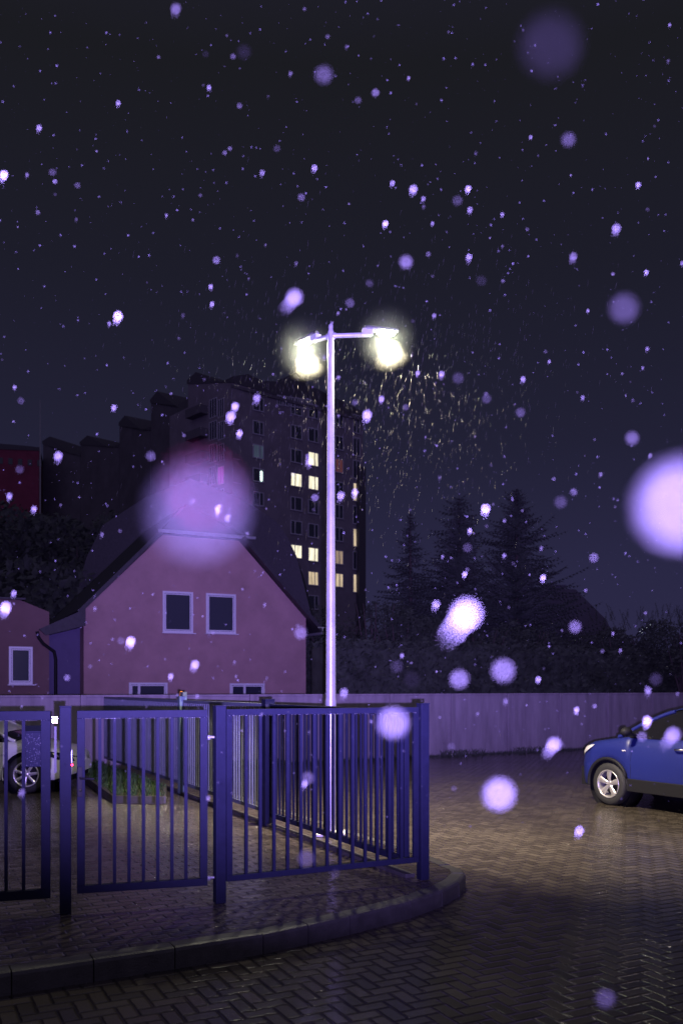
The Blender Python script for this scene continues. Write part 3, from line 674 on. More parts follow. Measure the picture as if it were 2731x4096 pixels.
def make_car(name, label, cat_paint, L_, W_, belt, roof, wx, wr, sill, clad, glass_x, nsp, steer=0):
    r = empty(name); tag(r, label, 'car'); belt = smoothtab(belt); roof = smoothtab(roof)
    hw = lambda x: W_ / 2 * (1 - .55 * max(0, (.55 - x) / .55) ** 2.6 - .35 * max(0, (x - (L_ - .45)) / .45) ** 2.6)
    R_ = wr + .065
    def bottom(x):
        z = sill + .10 * max(0, (.35 - x) / .35) + .12 * max(0, (x - L_ + .5) / .5)
        for c in wx:
            if abs(x - c) < R_: z = max(z, wr + math.sqrt(R_ ** 2 - (x - c) ** 2))
        return z
    n = 150; vs = []; ring = 0; xs = [L_ * i / n for i in range(n + 1)]
    for x in xs:
        h = hw(x); zb = bottom(x); zt_ = interp(belt, x); H = zt_ - zb; side = []
        for f_, ins in ((0, .035), (.02, .02), (.25, .006), (.5, 0), (.62, .012), (.80, .035), (.92, .075), (.985, .13), (1.0, .20)): side.append((h - ins * (1 if zb < .5 else .8), zb + H * f_))
        side += [(h * .55, zt_ + .02), (0, zt_ + .03)]
        full = [(y, z) for y, z in side] + [(-y, z) for y, z in side[-2::-1]]
        ring = len(full); vs += [(-x, y, z) for y, z in full]
    fs = [(i * ring + k_, (i + 1) * ring + k_, (i + 1) * ring + k_ + 1, i * ring + k_ + 1) for i in range(n) for k_ in range(ring - 1)]
    q = MB(); q.add(vs, fs, True); q.add(vs[:ring], [tuple(range(ring))[::-1]]); q.add(vs[-ring:], [tuple(range(ring))]); 
    body = q.build('body', cat_paint, r)
    q = MB(); q.box((-L_ / 2, 0, sill + .12), (L_ - .25, W_ - .36, .30)); q.build('underbody', m_black, r)
    # greenhouse
    xa, xb = roof[0][0], roof[-1][0]; ng = 40; vs = []; top = []
    for i in range(ng + 1):
        x = xa + (xb - xa) * i / ng; h = hw(x) - .10; zb = interp(belt, x) - .03; zr_ = max(interp(roof, x), zb + .01); H = zr_ - zb; side = []
        for f_, ins in ((0, 0), (.4, .055 * H / .5), (.8, .15 * H / .5), (.93, .20 * H / .5), (1.0, .30 * H / .5)): side.append((h - ins, zb + H * f_))
        side += [(h * .4, zr_ + .02), (0, zr_ + .025)]; full = side + [(-y, z) for y, z in side[-2::-1]]; ring = len(full)
        vs += [(-x, y, z) for y, z in full]; top.append((x, side, full))
    fs = [(i * ring + k_, (i + 1) * ring + k_, (i + 1) * ring + k_ + 1, i * ring + k_ + 1) for i in range(ng) for k_ in range(ring - 1)]
    q = MB(); q.add(vs, fs, True); q.build('windows', m_carglass, r)
    # painted roof skin and pillars a few mm proud of the glass
    q = MB(); vs = []; m2 = 0; cnt = 0
    for x, side, full in top:
        if x < glass_x[0] or x > glass_x[3]: continue
        seg = [(y * 1.012 + (.004 if y > 0 else -.004 if y < 0 else 0), z + .012) for y, z in full[3:ring - 3]]; m2 = len(seg); vs += [(-x, y, z) for y, z in seg]; cnt += 1
    q.add(vs, [(i * m2 + k_, (i + 1) * m2 + k_, (i + 1) * m2 + k_ + 1, i * m2 + k_ + 1) for i in range(cnt - 1) for k_ in range(m2 - 1)], True); q.build('roof', cat_paint, r)
    for sgn in (1, -1):
        pts = []
        for x, side, full in top:
            if x <= glass_x[1] + .05: pts.append((-x, sgn * (side[3][0] + .008), side[3][1] + .005))
        q = MB(); q.tube(pts, .030, 6); q.build('pillar', cat_paint, r)
        for gx in glass_x[1:3]:
            x, side, full = min(top, key=lambda e: abs(e[0] - gx - .0))
            if gx == glass_x[1]: continue
            q = MB(); q.tube([(-x - .02, sgn * (side[0][0] + .0), side[0][1]), (-x, sgn * (side[2][0] + .003), side[2][1]), (-x + .02, sgn * (side[3][0]), side[3][1])], .03, 6); q.build('pillar', m_black, r)
        # mirror
        mx = glass_x[0] + .10; zb_ = interp(belt, mx); hy = hw(mx)
        q = MB(); q.tube([(-mx, sgn * (hy - .12), zb_ + .02), (-mx + .0, sgn * (hy + .02), zb_ + .045)], .025, 8)
        q.lathe([(.001, -.07), (.05, -.06), (.075, -.02), (.08, .02), (.075, .045), (.001, .047)], 16, Matrix.Translation((-mx, sgn * (hy + .10), zb_ + .08)) @ Matrix.Rotation(R(-90), 4, 'Z') @ Matrix.Diagonal((1.25, 1, .95, 1))); mi = q.build('mirror', m_black, r)
        q = MB(); q.lathe([(.001, .049), (.062, .0485)], 16, Matrix.Translation((-mx, sgn * (hy + .10), zb_ + .08)) @ Matrix.Rotation(R(90), 4, 'Z') @ Matrix.Diagonal((1.2, -1, .9, 1))); q.build('mirror_glass', mat('mirror_glass', (.7, .75, .7), .35, metal=.6), mi)
        # door seams, handles, indicator
        for sx_, lean in ((glass_x[0] + .08, -.10), (glass_x[2] - .0, -.06)):
            q = MB(); pts = []
            for k_ in range(8):
                f_ = k_ / 7; xx = sx_ + lean * f_ * 0 + (-.0) ; zb2 = sill + .06; zt2 = interp(belt, xx) - .04; z = zb2 + (zt2 - zb2) * f_
                fr_ = (z - bottom(xx)) / (interp(belt, xx) - bottom(xx))
                ins = interp([(0, .035), (.02, .02), (.25, .006), (.5, 0), (.62, .012), (.8, .035), (.92, .075), (1, .2)], fr_)
                pts.append((-xx, sgn * (hw(xx) - ins + .0005), z))
            q.tube(pts, .0035, 4); q.build('door_seam', m_black, r)
        hx = glass_x[2] - .20; zh = interp(belt, hx) - .17
        q = MB(); q.tube([(-hx + .09, sgn * (hw(hx) - .01), zh), (-hx + .06, sgn * (hw(hx) + .022), zh), (-hx - .06, sgn * (hw(hx) + .022), zh + .004), (-hx - .09, sgn * (hw(hx) - .01), zh + .004)], .014, 8); q.build('door_handle', m_chrome, r)
        ix = glass_x[0] - .05; zi = interp(belt, ix) - .22
        q = MB(); q.box((-ix, sgn * (hw(ix) - .004), zi), (.07, .02, .025)); q.build('side_indicator', m_lens, r, .004)
        # headlamp wraps round the corner
        q = MB(); vs = []; nn = 9
        for k_ in range(nn):
            x = .05 + .50 * k_ / (nn - 1); zt_ = interp(belt, x) - .03 - .015 * k_ / nn; h_ = .15 * (1 - .85 * (k_ / (nn - 1)) ** 1.5)
            yy = hw(x) - .028 + .012
            vs += [(-x, sgn * (yy - .035), zt_ - .01), (-x, sgn * (yy + .006), zt_ - h_ * .5 - .02), (-x, sgn * (yy + .004), zt_ - h_ - .02)]
        q.add(vs, [(i * 3 + k_, i * 3 + k_ + 1, i * 3 + k_ + 4, i * 3 + k_ + 3) for i in range(nn - 1) for k_ in range(2)], True); hl = q.build('headlight', m_lens if clad else m_carglass, r)
        if not clad:
            for bx in (.30, .42, .20):
                q = MB(); q.lathe([(.001, .012), (.018, .008), (.022, 0), (.001, -.004)], 10, Matrix.Translation((-bx, sgn * (hw(bx) - .012), interp(belt, bx) - .10 + (.42 - bx) * -.1))); q.build('reflector', m_chrome, hl)
        # wheel arch trims and liners
        for c in wx:
            q = MB(); pts = []; a0 = math.asin(min(1, max(-1, (sill - wr) / R_)))
            for k_ in range(19):
                t = a0 + (math.pi - 2 * a0) * k_ / 18; x = c + R_ * math.cos(t); pts.append((-x, sgn * (hw(x) - .012), wr + R_ * math.sin(t)))
            q.tube(pts, .032 if clad else .012, 6); q.build('arch_trim', m_black if clad else cat_paint, r)
            q = MB(); q.lathe([(R_ + .03, .0), (R_ + .03, .30), (.0, .30)], 24, Matrix.Translation((-c, sgn * (W_ / 2 - (.06 if sgn > 0 else .06)) - (.30 if sgn > 0 else 0), wr)) if sgn < 0 else Matrix.Translation((-c, W_ / 2 - .06, wr)) @ Matrix.Diagonal((1, -1, 1, 1))); q.build('arch_liner', m_black, r)
        if clad:
            q = MB(); q.box((-(wx[0] + wx[1]) / 2, sgn * (W_ / 2 - .03), sill + .07), (wx[1] - wx[0] - 2 * R_ + .02, .08, .20)); q.build('sill_cladding', m_black, r, .01)
    # wheels
    for c in wx:
        for sgn in (1, -1):
            st = steer if c == wx[0] else 0
            wh = MB(); M = Matrix.Translation((-c, sgn * (W_ / 2 - .115), wr)) @ Matrix.Rotation(st, 4, 'Z') @ (Matrix.Identity(4) if sgn > 0 else Matrix.Rotation(math.pi, 4, 'Z'))
            rr = wr * .645; tw = .10
            wh.lathe([(rr, -tw), (rr + .03, -tw - .006), (wr - .03, -tw), (wr - .004, -tw + .03), (wr, 0), (wr - .004, tw - .03), (wr - .03, tw), (rr + .03, tw + .006), (rr, tw - .004)], 40, M); ty = wh.build('tyre', m_rubber, None)
            q = MB(); q.lathe([(rr + .004, tw - .01), (rr + .006, tw + .008), (rr - .014, tw + .002), (rr - .022, tw - .05), (rr - .03, -tw)], 40, M)
            q.lathe([(.0005, tw - .012), (.03, tw - .014), (.055, tw - .03), (.06, tw - .06)], 20, M)
            for k_ in range(nsp):
                t = 2 * math.pi * k_ / nsp + .35; d = Vector((math.cos(t), 0, math.sin(t))); s_ = Vector((-d.z, 0, d.x)); w0, w1 = (.026, .052) if nsp == 5 else (.022, .024)
                vs = []
                for rad, ww, yy in ((.03, w0, tw - .018), (rr * .5, (w0 + w1) / 2, tw - .002), (rr - .012, w1, tw - .004)):
                    for sy, dz in ((-1, -.014), (-.55, 0), (.55, 0), (1, -.014)): vs.append(M @ (d * rad + s_ * ww * sy + Vector((0, yy + dz, 0))))
                q.add(vs, [(i * 4 + m_, i * 4 + m_ + 1, i * 4 + m_ + 5, i * 4 + m_ + 4) for i in range(2) for m_ in range(3)], True)
            for k_ in range(5):
                t = 2 * math.pi * k_ / 5; 
                q.lathe([(.0005, tw - .006), (.007, tw - .008), (.008, tw - .03)], 6, M @ Matrix.Translation((.04 * math.cos(t), 0, .04 * math.sin(t))))
            rm_ = q.build('rim', m_rim, None)
            q = MB(); q.lathe([(rr - .04, -.02), (.0005, -.021)], 24, M); bd = q.build('brake_disc', m_black, None)
            we = empty('wheel'); we.parent = r
            for o in (ty, rm_, bd): o.parent = we
    return r
suv = make_car('blue_car', 'blue car with silver five spoke wheel and black mirror at the right edge', m_blue, 4.28, 1.78,
    [(0, .60), (.04, .80), (.18, .93), (.5, 1.02), (.9, 1.08), (1.25, 1.13), (2.0, 1.14), (3.0, 1.18), (3.9, 1.20), (4.2, 1.08), (4.28, .8)],
    [(1.0, 1.11), (1.4, 1.33), (1.9, 1.55), (2.4, 1.63), (3.0, 1.64), (3.6, 1.59), (4.0, 1.42), (4.22, 1.12)], (.86, 3.42), .345, .30, True, (1.25, 1.95, 2.45, 3.9), 5)
ALPHA = R(60)
wp = on_z(2432, 3222, 0)
axis = Vector((math.cos(ALPHA), -math.sin(ALPHA)))   # towards the tail
rzc = math.atan2(-axis.y, -axis.x)
left = Vector((-math.sin(rzc), math.cos(rzc)))
o_ = Vector((wp.x, wp.y)) - axis * .86 - left * (.89 - .02)
suv.location = (o_.x, o_.y, 0); suv.rotation_euler = (0, 0, rzc)
wcar = make_car('white_car', 'white car with seven spoke wheel parked behind the left gate bars', m_white, 4.1, 1.76,
    [(0, .48), (.05, .62), (.22, .70), (.55, .77), (.95, .84), (1.25, .88), (2.0, .90), (3.0, .94), (3.8, .96), (4.0, .88), (4.1, .7)],
    [(1.0, .86), (1.3, 1.03), (1.8, 1.30), (2.3, 1.54), (3.0, 1.52), (3.6, 1.36), (4.0, 1.0)], (.80, 3.40), .318, .22, False, (1.2, 1.75, 2.3, 3.7), 7)
wp = on_z(104, 3176, ZI)
rzw = R(4); left = Vector((-math.sin(rzw), math.cos(rzw))); fwd = Vector((math.cos(rzw), math.sin(rzw)))
o_ = Vector((wp.x, wp.y)) + fwd * .80 + left * (.88 - .02)
wcar.location = (o_.x, o_.y, ZI); wcar.rotation_euler = (0, 0, rzw)

# ---------------------------------------------------------------- trees
def spruce(px, ytop, Y, halfw, label, seed, dens=1.0):
    r_ = random.Random(seed); b = at(px, ytop, Y); H = b.z; rt = empty('spruce_tree', (b.x, Y, 0)); tag(rt, label, 'tree')
    q = MB(); q.tube([(0, 0, 0), (.03, 0, H * .5), (0, 0, H)], [.20, .11, .015], 8); q.build('trunk', m_bark, rt)
    q = MB(); z = H - .12; lim = H * .16
    while z > lim:
        f_ = (H - z) / H; Lb = halfw * (.07 + 1.25 * f_ ** .85) * r_.uniform(.75, 1.15); Lb = min(Lb, halfw * 1.15)
        nb = int((5 + 4 * f_) * dens)
        for k_ in range(nb):
            a = r_.uniform(0, 6.283); l = Lb * r_.uniform(.6, 1.15); l *= 1 + .28 * math.sin(a * 2 + seed) * math.sin(z * 1.7 + seed * 2); d = Vector((math.cos(a), math.sin(a), 0)); s_ = Vector((-d.y, d.x, 0)); lift = r_.uniform(-.3, .3) - .25 * f_
            steps = max(3, int(l / .16)); prev = None
            for i in range(steps + 1):
                u = i / steps; c = Vector((0, 0, z)) + d * l * u + Vector((0, 0, lift * l * u + .35 * l * u * u * (.5)))
                if prev is not None:
                    q.add([prev + Vector((0, 0, .012)), prev - Vector((0, 0, .012)), c - Vector((0, 0, .006)), c + Vector((0, 0, .006))], [(0, 1, 2, 3)])
                    for sg in (-1, 1):
                        tl = (.10 + .30 * (1 - u)) * min(1, l) * r_.uniform(.6, 1.3); e_ = prev + s_ * sg * tl + d * tl * .6 + Vector((0, 0, -tl * r_.uniform(.1, .7)))
                        w_ = r_.uniform(.018, .04)
                        q.add([prev + Vector((0, 0, w_)), prev - Vector((0, 0, w_ * 1.5)), e_, ], [(0, 1, 2)])
                        q.add([prev + d * w_, prev - d * w_ * 1.2, e_], [(0, 1, 2)])
                        for _ in range(3):
                            m_ = prev.lerp(e_, r_.uniform(.2, 1)); nx = Vector((r_.uniform(-1, 1), r_.uniform(-1, 1), r_.uniform(-1, .3))).normalized() * r_.uniform(.05, .12)
                            q.add([m_ + s_ * .010, m_ - s_ * .010, m_ + nx], [(0, 1, 2)]); 
                prev = c
        z -= r_.uniform(.07, .16) * (1 + .3 * f_)
    q.build('crown', m_leaf, rt); return rt
spruce(1640, 2050, 40, 2.3, 'slender spruce standing apart, just right of the tower block', 1)
spruce(1835, 1985, 38, 3.6, 'broad spruce in the middle of the three spruces', 2, 1.7)
spruce(2065, 1955, 39, 4.0, 'tallest spruce of the three, nearest the chimneyed house', 3, 1.7)
def bush(px, ytop, Y, hw_, label, seed, name='bush', n=2600, lf=.16, shoots=0, mt=m_leaf2, cat='bush'):
    r_ = random.Random(seed); b = at(px, ytop, Y); H = b.z; rt = empty(name, (b.x, Y, 0)); tag(rt, label, cat)
    q = MB(); q.tube([(0, 0, 0), (.05, 0, H * .4), (-.05, .05, H * .75)], [.14, .10, .03], 8)
    for k_ in range(6):
        a = r_.uniform(0, 6.28); q.tube([(0, 0, H * .2), (math.cos(a) * hw_ * .3, math.sin(a) * hw_ * .3, H * .5), (math.cos(a) * hw_ * .6, math.sin(a) * hw_ * .6, H * .8)], [.06, .04, .015], 5)
    q.build('trunk', m_bark, rt)
    cl = [(r_.gauss(0, hw_ * .42), r_.gauss(0, hw_ * .35), H * r_.uniform(.12, .84), r_.uniform(.3, .5) * min(hw_, H * .5)) for _ in range(26)]
    q = MB()
    for i in range(n):
        cx, cy, cz, cr_ = cl[i % len(cl)]; d = Vector((r_.gauss(0, 1), r_.gauss(0, 1), r_.gauss(0, 1))).normalized() * cr_ * r_.uniform(.35, 1) ** .5
        c = Vector((cx, cy, cz)) + d; c.z = min(max(c.z, .05), H * r_.uniform(.93, 1.0))
        a = Vector((r_.gauss(0, 1), r_.gauss(0, 1), r_.gauss(0, 1))).normalized(); b_ = a.orthogonal().normalized(); s_ = lf * r_.uniform(.5, 1.2)
        q.add([c - a * s_ * .5, c + b_ * s_ * .28, c + a * s_ * .5, c - b_ * s_ * .28], [(0, 1, 2, 3)])
    for _ in range(shoots):
        x = r_.uniform(-hw_ * .9, hw_ * .9); y = r_.uniform(-.5, .5); z = H * r_.uniform(.86, .97); dx = r_.uniform(-.45, .45); l = r_.uniform(.25, .65)
        for i in range(int(l / .018)):
            t = i * .018; c = Vector((x + dx * t, y, z + t)); d = Vector((r_.gauss(0, 1), r_.gauss(0, 1), .6 + r_.random())).normalized() * .075; s_ = d.orthogonal().normalized() * .012
            q.add([c - s_, c + s_, c + d], [(0, 1, 2)])
    q.build('crown', mt, rt); return rt
BL = [(1490, 2290, 33, 1.6, 'round topped bush touching the right edge of the tower block'), (1600, 2390, 32, 1.5, 'low bush below the slender spruce'),
      (1740, 2400, 31.5, 1.7, 'dark bush between the slender and the broad spruce'), (1330, 2400, 36, 1.9, 'dark bush behind the lamp post, right of the pink house'),
      (1900, 2420, 33, 2.0, 'wide dark bush below the broad spruce'), (2070, 2430, 34, 2.0, 'wide dark bush below the tallest spruce'),
      (2240, 2520, 35, 2.0, 'dark bush under the chimneyed house'), (2400, 2520, 35, 1.8, 'dark bush under the right roof slope'),
      (2490, 2462, 33, 1.3, 'spiky shrub with upright shoots right of the chimneyed house'), (2620, 2450, 34, 1.5, 'spiky shrub with upright shoots nearest the right edge but one'),
      (2740, 2440, 33, 1.5, 'spiky shrub cut by the right edge'), (1195, 2620, 37, 1.2, 'dark bush at the right corner of the pink house')]
for i, (x, y, Y, h_, lb_) in enumerate(BL):
    bush(x, y, Y, h_, lb_, 20 + i, n=5200, lf=.17, shoots=26 if 'spiky' in lb_ else 0)
# clipped hedge behind the wall
q = MB(); q.box((0, 0, 0), (30, .9, 3.4)); hd = empty('hedge', (0, 0, 0)); tag(hd, 'tall dark hedge behind the concrete wall, right of the lamp post', 'hedge')
hA = WA + Vector((-WD.y, WD.x)) * 3.2; hm = MB(); c0 = hA + WD * (wall_hit(1275, hA) + 12)
Mh = Matrix.Rotation(rotz(WD), 3, 'Z')
hm.box((c0.x, c0.y, 1.55), (24, .9, 3.1), Mh); hm.build('core', m_leaf2, hd)
lm = MB()
for _ in range(9000):
    c = Vector((c0.x, c0.y, 0)) + Mh @ Vector((rnd.uniform(-12, 12), -.45 + rnd.gauss(0, .12), rnd.uniform(1.3, 3.15))); a = Vector((rnd.gauss(0, 1), rnd.gauss(0, 1), rnd.gauss(0, 1))).normalized(); b_ = a.orthogonal().normalized(); s_ = rnd.uniform(.05, .15)
    lm.add([c - a * s_, c + b_ * s_ * .5, c + a * s_, c - b_ * s_ * .5], [(0, 1, 2, 3)])
for _ in range(5000):
    c = Vector((c0.x, c0.y, 3.1)) + Mh @ Vector((rnd.uniform(-12, 12), rnd.uniform(-.5, .5), abs(rnd.gauss(0, .12)))); a = Vector((rnd.gauss(0, 1), rnd.gauss(0, 1), rnd.gauss(0, 1))).normalized(); b_ = a.orthogonal().normalized(); s_ = rnd.uniform(.05, .15)
    lm.add([c - a * s_, c + b_ * s_ * .5, c + a * s_, c - b_ * s_ * .5], [(0, 1, 2, 3)])
lm.build('foliage', m_leaf2, hd)
# tall dark trees left of the pink house
for i, (x, y, Y, h_, lb_) in enumerate([(-60, 1960, 60, 4.5, 'tall dark tree at the far left edge, above the low wing'), (120, 1930, 62, 4.6, 'tall dark tree below the antenna mast'),
        (310, 1960, 58, 4.2, 'tall dark tree between the antenna mast and the pink gable'), (470, 1990, 60, 4.0, 'dark tree just left of the pink gable'), (30, 2260, 46, 3.6, 'lower dark tree over the roof of the low wing'), (230, 2240, 45, 3.6, 'lower dark tree against the left slope of the pink house')]):
    bush(x, y, Y, h_, lb_, 60 + i, name='broadleaf_tree', n=7000, lf=.55, cat='tree')
# tiny fairy lights in the garden
q = MB()
for k_ in range(9):
    v = at(1410 + k_ * 4, 2686 + 3 * math.sin(k_ * .9) + (k_ == 8) * 12, 30.5); q.box(v, (.018, .018, .018))
tag(q.build('fairy_lights', lit('pink_bulbs', (1, .35, .45), 1.6)), 'tiny string of pink fairy lights in the dark garden, right of the lamp post', 'string lights')
q = MB()
for x, y in ((2559, 2526), (2567, 2531), (2586, 2511), (2569, 2518), (2600, 2500)): q.box(at(x, y, 31.0), (.012, .012, .012))
tag(q.build('garden_lights', lit('white_bulbs', (.8, .9, 1), 1.5)), 'scatter of pinpoint white lights among the right hand shrubs', 'string lights')

# ---------------------------------------------------------------- rain close to the camera, lit by the flash
drop_mats = {}
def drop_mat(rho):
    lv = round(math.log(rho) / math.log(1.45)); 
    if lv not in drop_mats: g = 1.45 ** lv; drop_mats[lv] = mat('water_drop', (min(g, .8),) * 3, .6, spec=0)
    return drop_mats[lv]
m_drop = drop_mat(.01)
fl_p = Vector((.07, 0, EYE - .06)); fl_d = Vector((0, math.cos(R(27)), math.sin(R(27))))
def drop_mesh(nm, tail):
    q = MB(); n = 10; prof = [(0, .5), (.25, .46), (.43, .28), (.5, 0)]
    if tail: prof += [(.40, -.30), (.20, -.52), (.13, -1.0), (.08, -1.6), (0, -2.2)]
    else: prof += [(.46, -.22), (.3, -.42), (0, -.5)]
    vs = []
    for r_, z in prof:
        for k_ in range(n): vs.append((max(r_, .001) * math.cos(2 * math.pi * k_ / n), max(r_, .001) * math.sin(2 * math.pi * k_ / n), z))
    q.add(vs, [(i * n + k_, i * n + (k_ + 1) % n, (i + 1) * n + (k_ + 1) % n, (i + 1) * n + k_) for i in range(len(prof) - 1) for k_ in range(n)], True)
    me = bpy.data.meshes.new(nm); me.from_pydata(q.v, [], q.f); me.polygons.foreach_set('use_smooth', q.sm); me.update(); me.materials.append(m_drop); return me
dm_round, dm_tail = drop_mesh('raindrop', False), drop_mesh('raindrop_drawn_out', True)
GRP = 'raindrops falling through the flash light'
COMMON = 'small violet raindrop falling through the flash light in the night air'
def where(x, y):
    s_ = 'small violet raindrop lit by the flash, '
    if 330 < x < 560 and 690 < y < 1230 or (110 < x < 480 and 870 < y < 1060): return s_ + 'before the dark flats'
    if 190 < x < 705 and 1225 < y < 1590: return s_ + 'before the pink house'
    if y > 1590: return s_ + ('before the wall or the open paving' if x > 975 else 'before the blue fence and gates')
    if y > 1150 and x > 850: return s_ + 'before the dark trees on the right'
    if y > 1060 and x < 340: return s_ + 'before the dark trees on the left'
    if 680 < x < 900 and 640 < y: return s_ + 'close to the lit street lamp'
    if y < 400: return s_ + ('in the upper left sky' if x < 784 else 'in the upper right sky')
    return s_ + ('in the sky left of the lamp' if x < 760 else 'in the sky right of the lamp')
KD = APERT * F
def drop(x, y, diam, b, tail=0, label=None):
    """x, y, disc size as seen in a 1568 px wide view of the place; b brightness"""
    k_ = 2731 / 1568; c = max(diam * k_, 2.0); d = 1 / (c / KD + .1); v = at(x * k_, y * k_, d)
    size = .0066 if diam > 24 else .0050 
    o = bpy.data.objects.new('raindrop', dm_tail if tail else dm_round); col.objects.link(o)
    o.location = v; o.scale = (size,) * 3
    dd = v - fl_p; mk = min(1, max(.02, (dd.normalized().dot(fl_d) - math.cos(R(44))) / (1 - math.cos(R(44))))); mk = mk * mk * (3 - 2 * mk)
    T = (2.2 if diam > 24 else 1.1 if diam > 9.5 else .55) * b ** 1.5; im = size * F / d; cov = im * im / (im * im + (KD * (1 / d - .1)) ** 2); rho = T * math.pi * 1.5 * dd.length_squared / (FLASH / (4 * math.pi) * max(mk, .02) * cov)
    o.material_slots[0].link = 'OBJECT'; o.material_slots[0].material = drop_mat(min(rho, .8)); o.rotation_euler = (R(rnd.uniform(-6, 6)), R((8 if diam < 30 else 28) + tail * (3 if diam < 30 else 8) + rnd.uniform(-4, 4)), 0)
    tag(o, label or where(x, y), 'raindrop', GRP); return o
BIG = [
 (450, 1168, 208, .46, 0, 'huge soft violet raindrop blur over the top of the pink gable'), (1556, 1155, 188, .95, 0, 'huge bright white raindrop blur cut by the right edge'),
 (1262, 100, 132, .10, 0, 'very large faint raindrop disc near the top right of the sky'), (1070, 1410, 66, 1.1, 1, 'large bright white raindrop blur before the dark garden'),
 (1155, 1540, 50, .5, 0, 'lavender raindrop disc just above the concrete wall, right of the two there'), (1054, 1560, 40, .45, 0, 'smaller lavender raindrop disc just above the concrete wall'),
 (1145, 1824, 68, .8, 0, 'large white raindrop disc over the lit paving, left of the blue car'), (902, 1660, 66, .7, 0, 'large white raindrop disc on the front fence panel'),
 (1272, 1710, 30, .8, 1, 'lavender raindrop disc in front of the concrete wall'), (1432, 707, 62, .2, 0, 'large faint raindrop disc in the right sky'),
 (743, 170, 38, .22, 0, 'dim violet raindrop disc in the upper middle sky'), (676, 682, 34, .7, 1, 'bright lavender raindrop disc above the left lamp head'),
 (1305, 320, 30, .25, 0, 'dim violet raindrop disc below the very large faint one'), (932, 601, 28, .4, 0, 'violet raindrop disc above the right lamp head'),
 (1390, 2295, 42, .25, 0, 'dim violet raindrop disc over the paving at the bottom right'), (1545, 1688, 32, .5, 1, 'lavender raindrop disc over the window of the blue car'),
 (271, 725, 20, 1.6, 3, 'bright drawn out raindrop in the left sky'), (9, 400, 18, 1.6, 3, 'bright drawn out raindrop at the left edge of the sky'), (13, 1395, 24, 1.6, 3, 'bright drawn out raindrop at the left edge over the low wing'),
 (702, 1972, 36, .18, 0, 'dim violet raindrop disc low behind the fence bars'), (1451, 1006, 28, .35, 0, 'violet raindrop disc left of the huge bright one')]
for b_ in BIG: drop(*b_)
rd = drop(452, 1142, 190, .30, 0, 'added raindrop coloured red for the rim light above the huge violet blur')
rd.material_slots[0].material = mat('red_light_tinted_drop', (.0008, .0001, .0002), .6, spec=0)  # red fringe light is put into the colour of this added drop
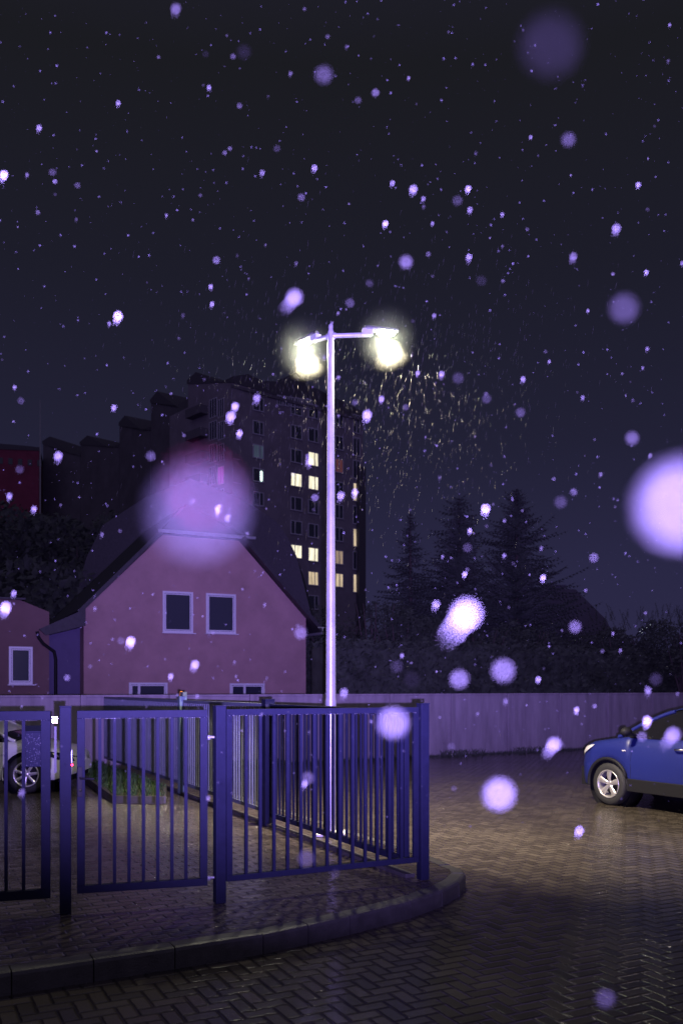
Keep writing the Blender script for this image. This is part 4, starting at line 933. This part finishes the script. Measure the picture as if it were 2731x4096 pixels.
SM = [(404, 18, 22, .5, 1), (862, 212, 17, .5, 0), (822, 229, 15, .3, 0), (722, 384, 13, .8, 1), (885, 512, 12, 1.6, 3), (949, 433, 18, 1.0, 2), (1075, 432, 13, 1.3, 2), (1050, 460, 22, .3, 0), (1079, 480, 12, .6, 1),
 (803, 695, 20, .3, 0), (497, 597, 16, .5, 0), (484, 657, 10, .8, 1), (487, 697, 10, .8, 1), (251, 742, 8, 1, 2), (1415, 523, 19, .8, 1), (1316, 588, 17, .6, 1), (1465, 423, 11, 1.0, 1), (1484, 624, 10, 1.0, 1), (1407, 629, 8, .8, 0),
 (1077, 589, 14, .8, 1), (1105, 644, 22, .12, 0), (540, 932, 16, 1.2, 2), (530, 955, 20, 1.2, 2), (550, 994, 14, 1.0, 2), (590, 913, 16, .7, 1), (843, 952, 20, 1.2, 2), (1117, 916, 20, .3, 0), (1195, 947, 20, .35, 0), (1052, 868, 24, .25, 0),
 (1014, 858, 12, .9, 1), (1201, 870, 12, .7, 1), (876, 915, 12, .9, 1), (959, 856, 10, .9, 1), (346, 1047, 22, .4, 0), (134, 1046, 18, .9, 1), (78, 1168, 13, .8, 1), (22, 1138, 13, .7, 1), (503, 1168, 18, 1.3, 1), (441, 1150, 11, .7, 1),
 (524, 1190, 16, .9, 0), (1115, 1168, 20, 1.4, 2), (1287, 1153, 26, .2, 0), (1317, 1130, 16, .5, 0), (1363, 1281, 20, .5, 0), (1079, 1218, 10, 1, 1), (1158, 1275, 9, 1, 1), (1073, 1258, 20, .3, 0), (1001, 1387, 18, 1.1, 2), (1067, 1318, 11, 1.2, 2),
 (1320, 1440, 26, .4, 0), (1247, 1326, 13, 1.2, 1), (1486, 1655, 20, 1.5, 3), (1474, 1692, 22, .5, 0), (1330, 1908, 20, 1.1, 2), (1236, 1560, 12, 1, 2), (300, 1473, 20, 1.5, 3), (278, 1472, 16, .4, 0), (448, 1526, 18, 1.3, 3), (392, 1553, 12, 1, 1), (32, 1362, 12, .9, 2),
 (707, 1787, 26, .3, 0), (700, 1800, 14, 1, 2), (690, 1454, 26, .4, 0), (790, 1590, 18, .8, 1), (1488, 1585, 16, .5, 1), (1505, 1560, 26, .12, 0), (910, 1530, 26, .25, 0), (945, 1560, 34, .06, 0), (783, 1137, 16, .9, 1), (815, 1130, 14, 1.1, 2),
 (723, 1143, 16, .6, 0), (710, 1060, 16, .7, 1), (50, 1820, 16, .5, 1), (478, 1833, 10, .6, 1), (195, 2153, 18, .3, 0), (411, 2297, 18, .15, 0), (770, 2007, 20, .15, 0), (90, 292, 12, .7, 1), (272, 235, 11, .7, 1), (550, 242, 12, .4, 0), (480, 199, 10, .7, 1),
 (364, 130, 8, .5, 0), (752, 83, 10, .3, 0), (667, 167, 9, .6, 1), (602, 395, 11, .6, 1), (636, 340, 15, .2, 0), (692, 452, 16, .4, 0), (516, 350, 10, .4, 0), (528, 340, 10, .4, 0), (120, 395, 16, .3, 0), (126, 416, 10, .6, 0), (178, 425, 13, .3, 0),
 (87, 487, 10, .4, 0), (560, 118, 30, .06, 0), (535, 128, 12, .4, 0), (472, 123, 14, .1, 0), (901, 419, 11, .7, 1), (972, 455, 10, .6, 1), (993, 512, 8, 1, 2), (1153, 491, 9, 1, 1), (997, 724, 9, .8, 1), (983, 583, 11, .4, 0), (848, 650, 17, .2, 0),
 (34, 888, 9, .9, 1), (48, 920, 15, .3, 0), (262, 935, 12, .9, 1), (1486, 800, 9, .9, 1), (1338, 912, 9, .9, 1), (931, 935, 14, .3, 0), (1493, 1045, 9, .8, 1), (1379, 1088, 8, .8, 1), (815, 924, 13, .4, 0), (1271, 1100, 8, .8, 0), (45, 1078, 18, .25, 0),
 (349, 1049, 10, .3, 0), (1243, 1258, 8, .9, 1), (1168, 1395, 7, .5, 0), (923, 1505, 9, 1, 2), (1383, 1496, 9, .6, 0), (1290, 1448, 6, .6, 0), (1324, 1630, 12, 1, 2), (1365, 1622, 10, .6, 0), (1042, 1812, 12, .3, 0), (1161, 1610, 12, .5, 1), (1036, 1715, 16, .3, 0), (154, 1557, 14, .5, 0), (234, 1227, 9, .7, 1), (207, 1531, 9, .5, 0)]
for s_ in SM: drop(*s_)
NB = 299 - len(BIG) - len(SM)
for _ in range(NB):
    x, y = rnd.uniform(0, 1568), (rnd.random() ** .9) * 1750
    drop(x, y, rnd.uniform(4, 9), rnd.uniform(.25, 1.0), rnd.choice((0, 0, 1)))
# all the rest of the rain, farther off
q = MB()
for _ in range(3600):
    Y = 3.2 + 11 * rnd.random() ** 1.3; x = rnd.uniform(-.42, .42) * Y; z = EYE + rnd.uniform(-.16, .82) * Y
    r_ = rnd.uniform(.0012, .0026); c = Vector((x, Y, z))
    if z < .1: continue
    vs = [c + Vector(d) * r_ for d in ((1, 0, 0), (0, 1, 0), (-1, 0, 0), (0, -1, 0), (0, 0, 1), (-.3, 0, -2.0))]
    q.add(vs, [(0, 1, 4), (1, 2, 4), (2, 3, 4), (3, 0, 4), (1, 0, 5), (2, 1, 5), (3, 2, 5), (0, 3, 5)], True)
tag(q.build('rain', mat('rain_water', (.045, .045, .055), .6)), 'fine rain specks filling the night air', 'rain', kind='stuff')
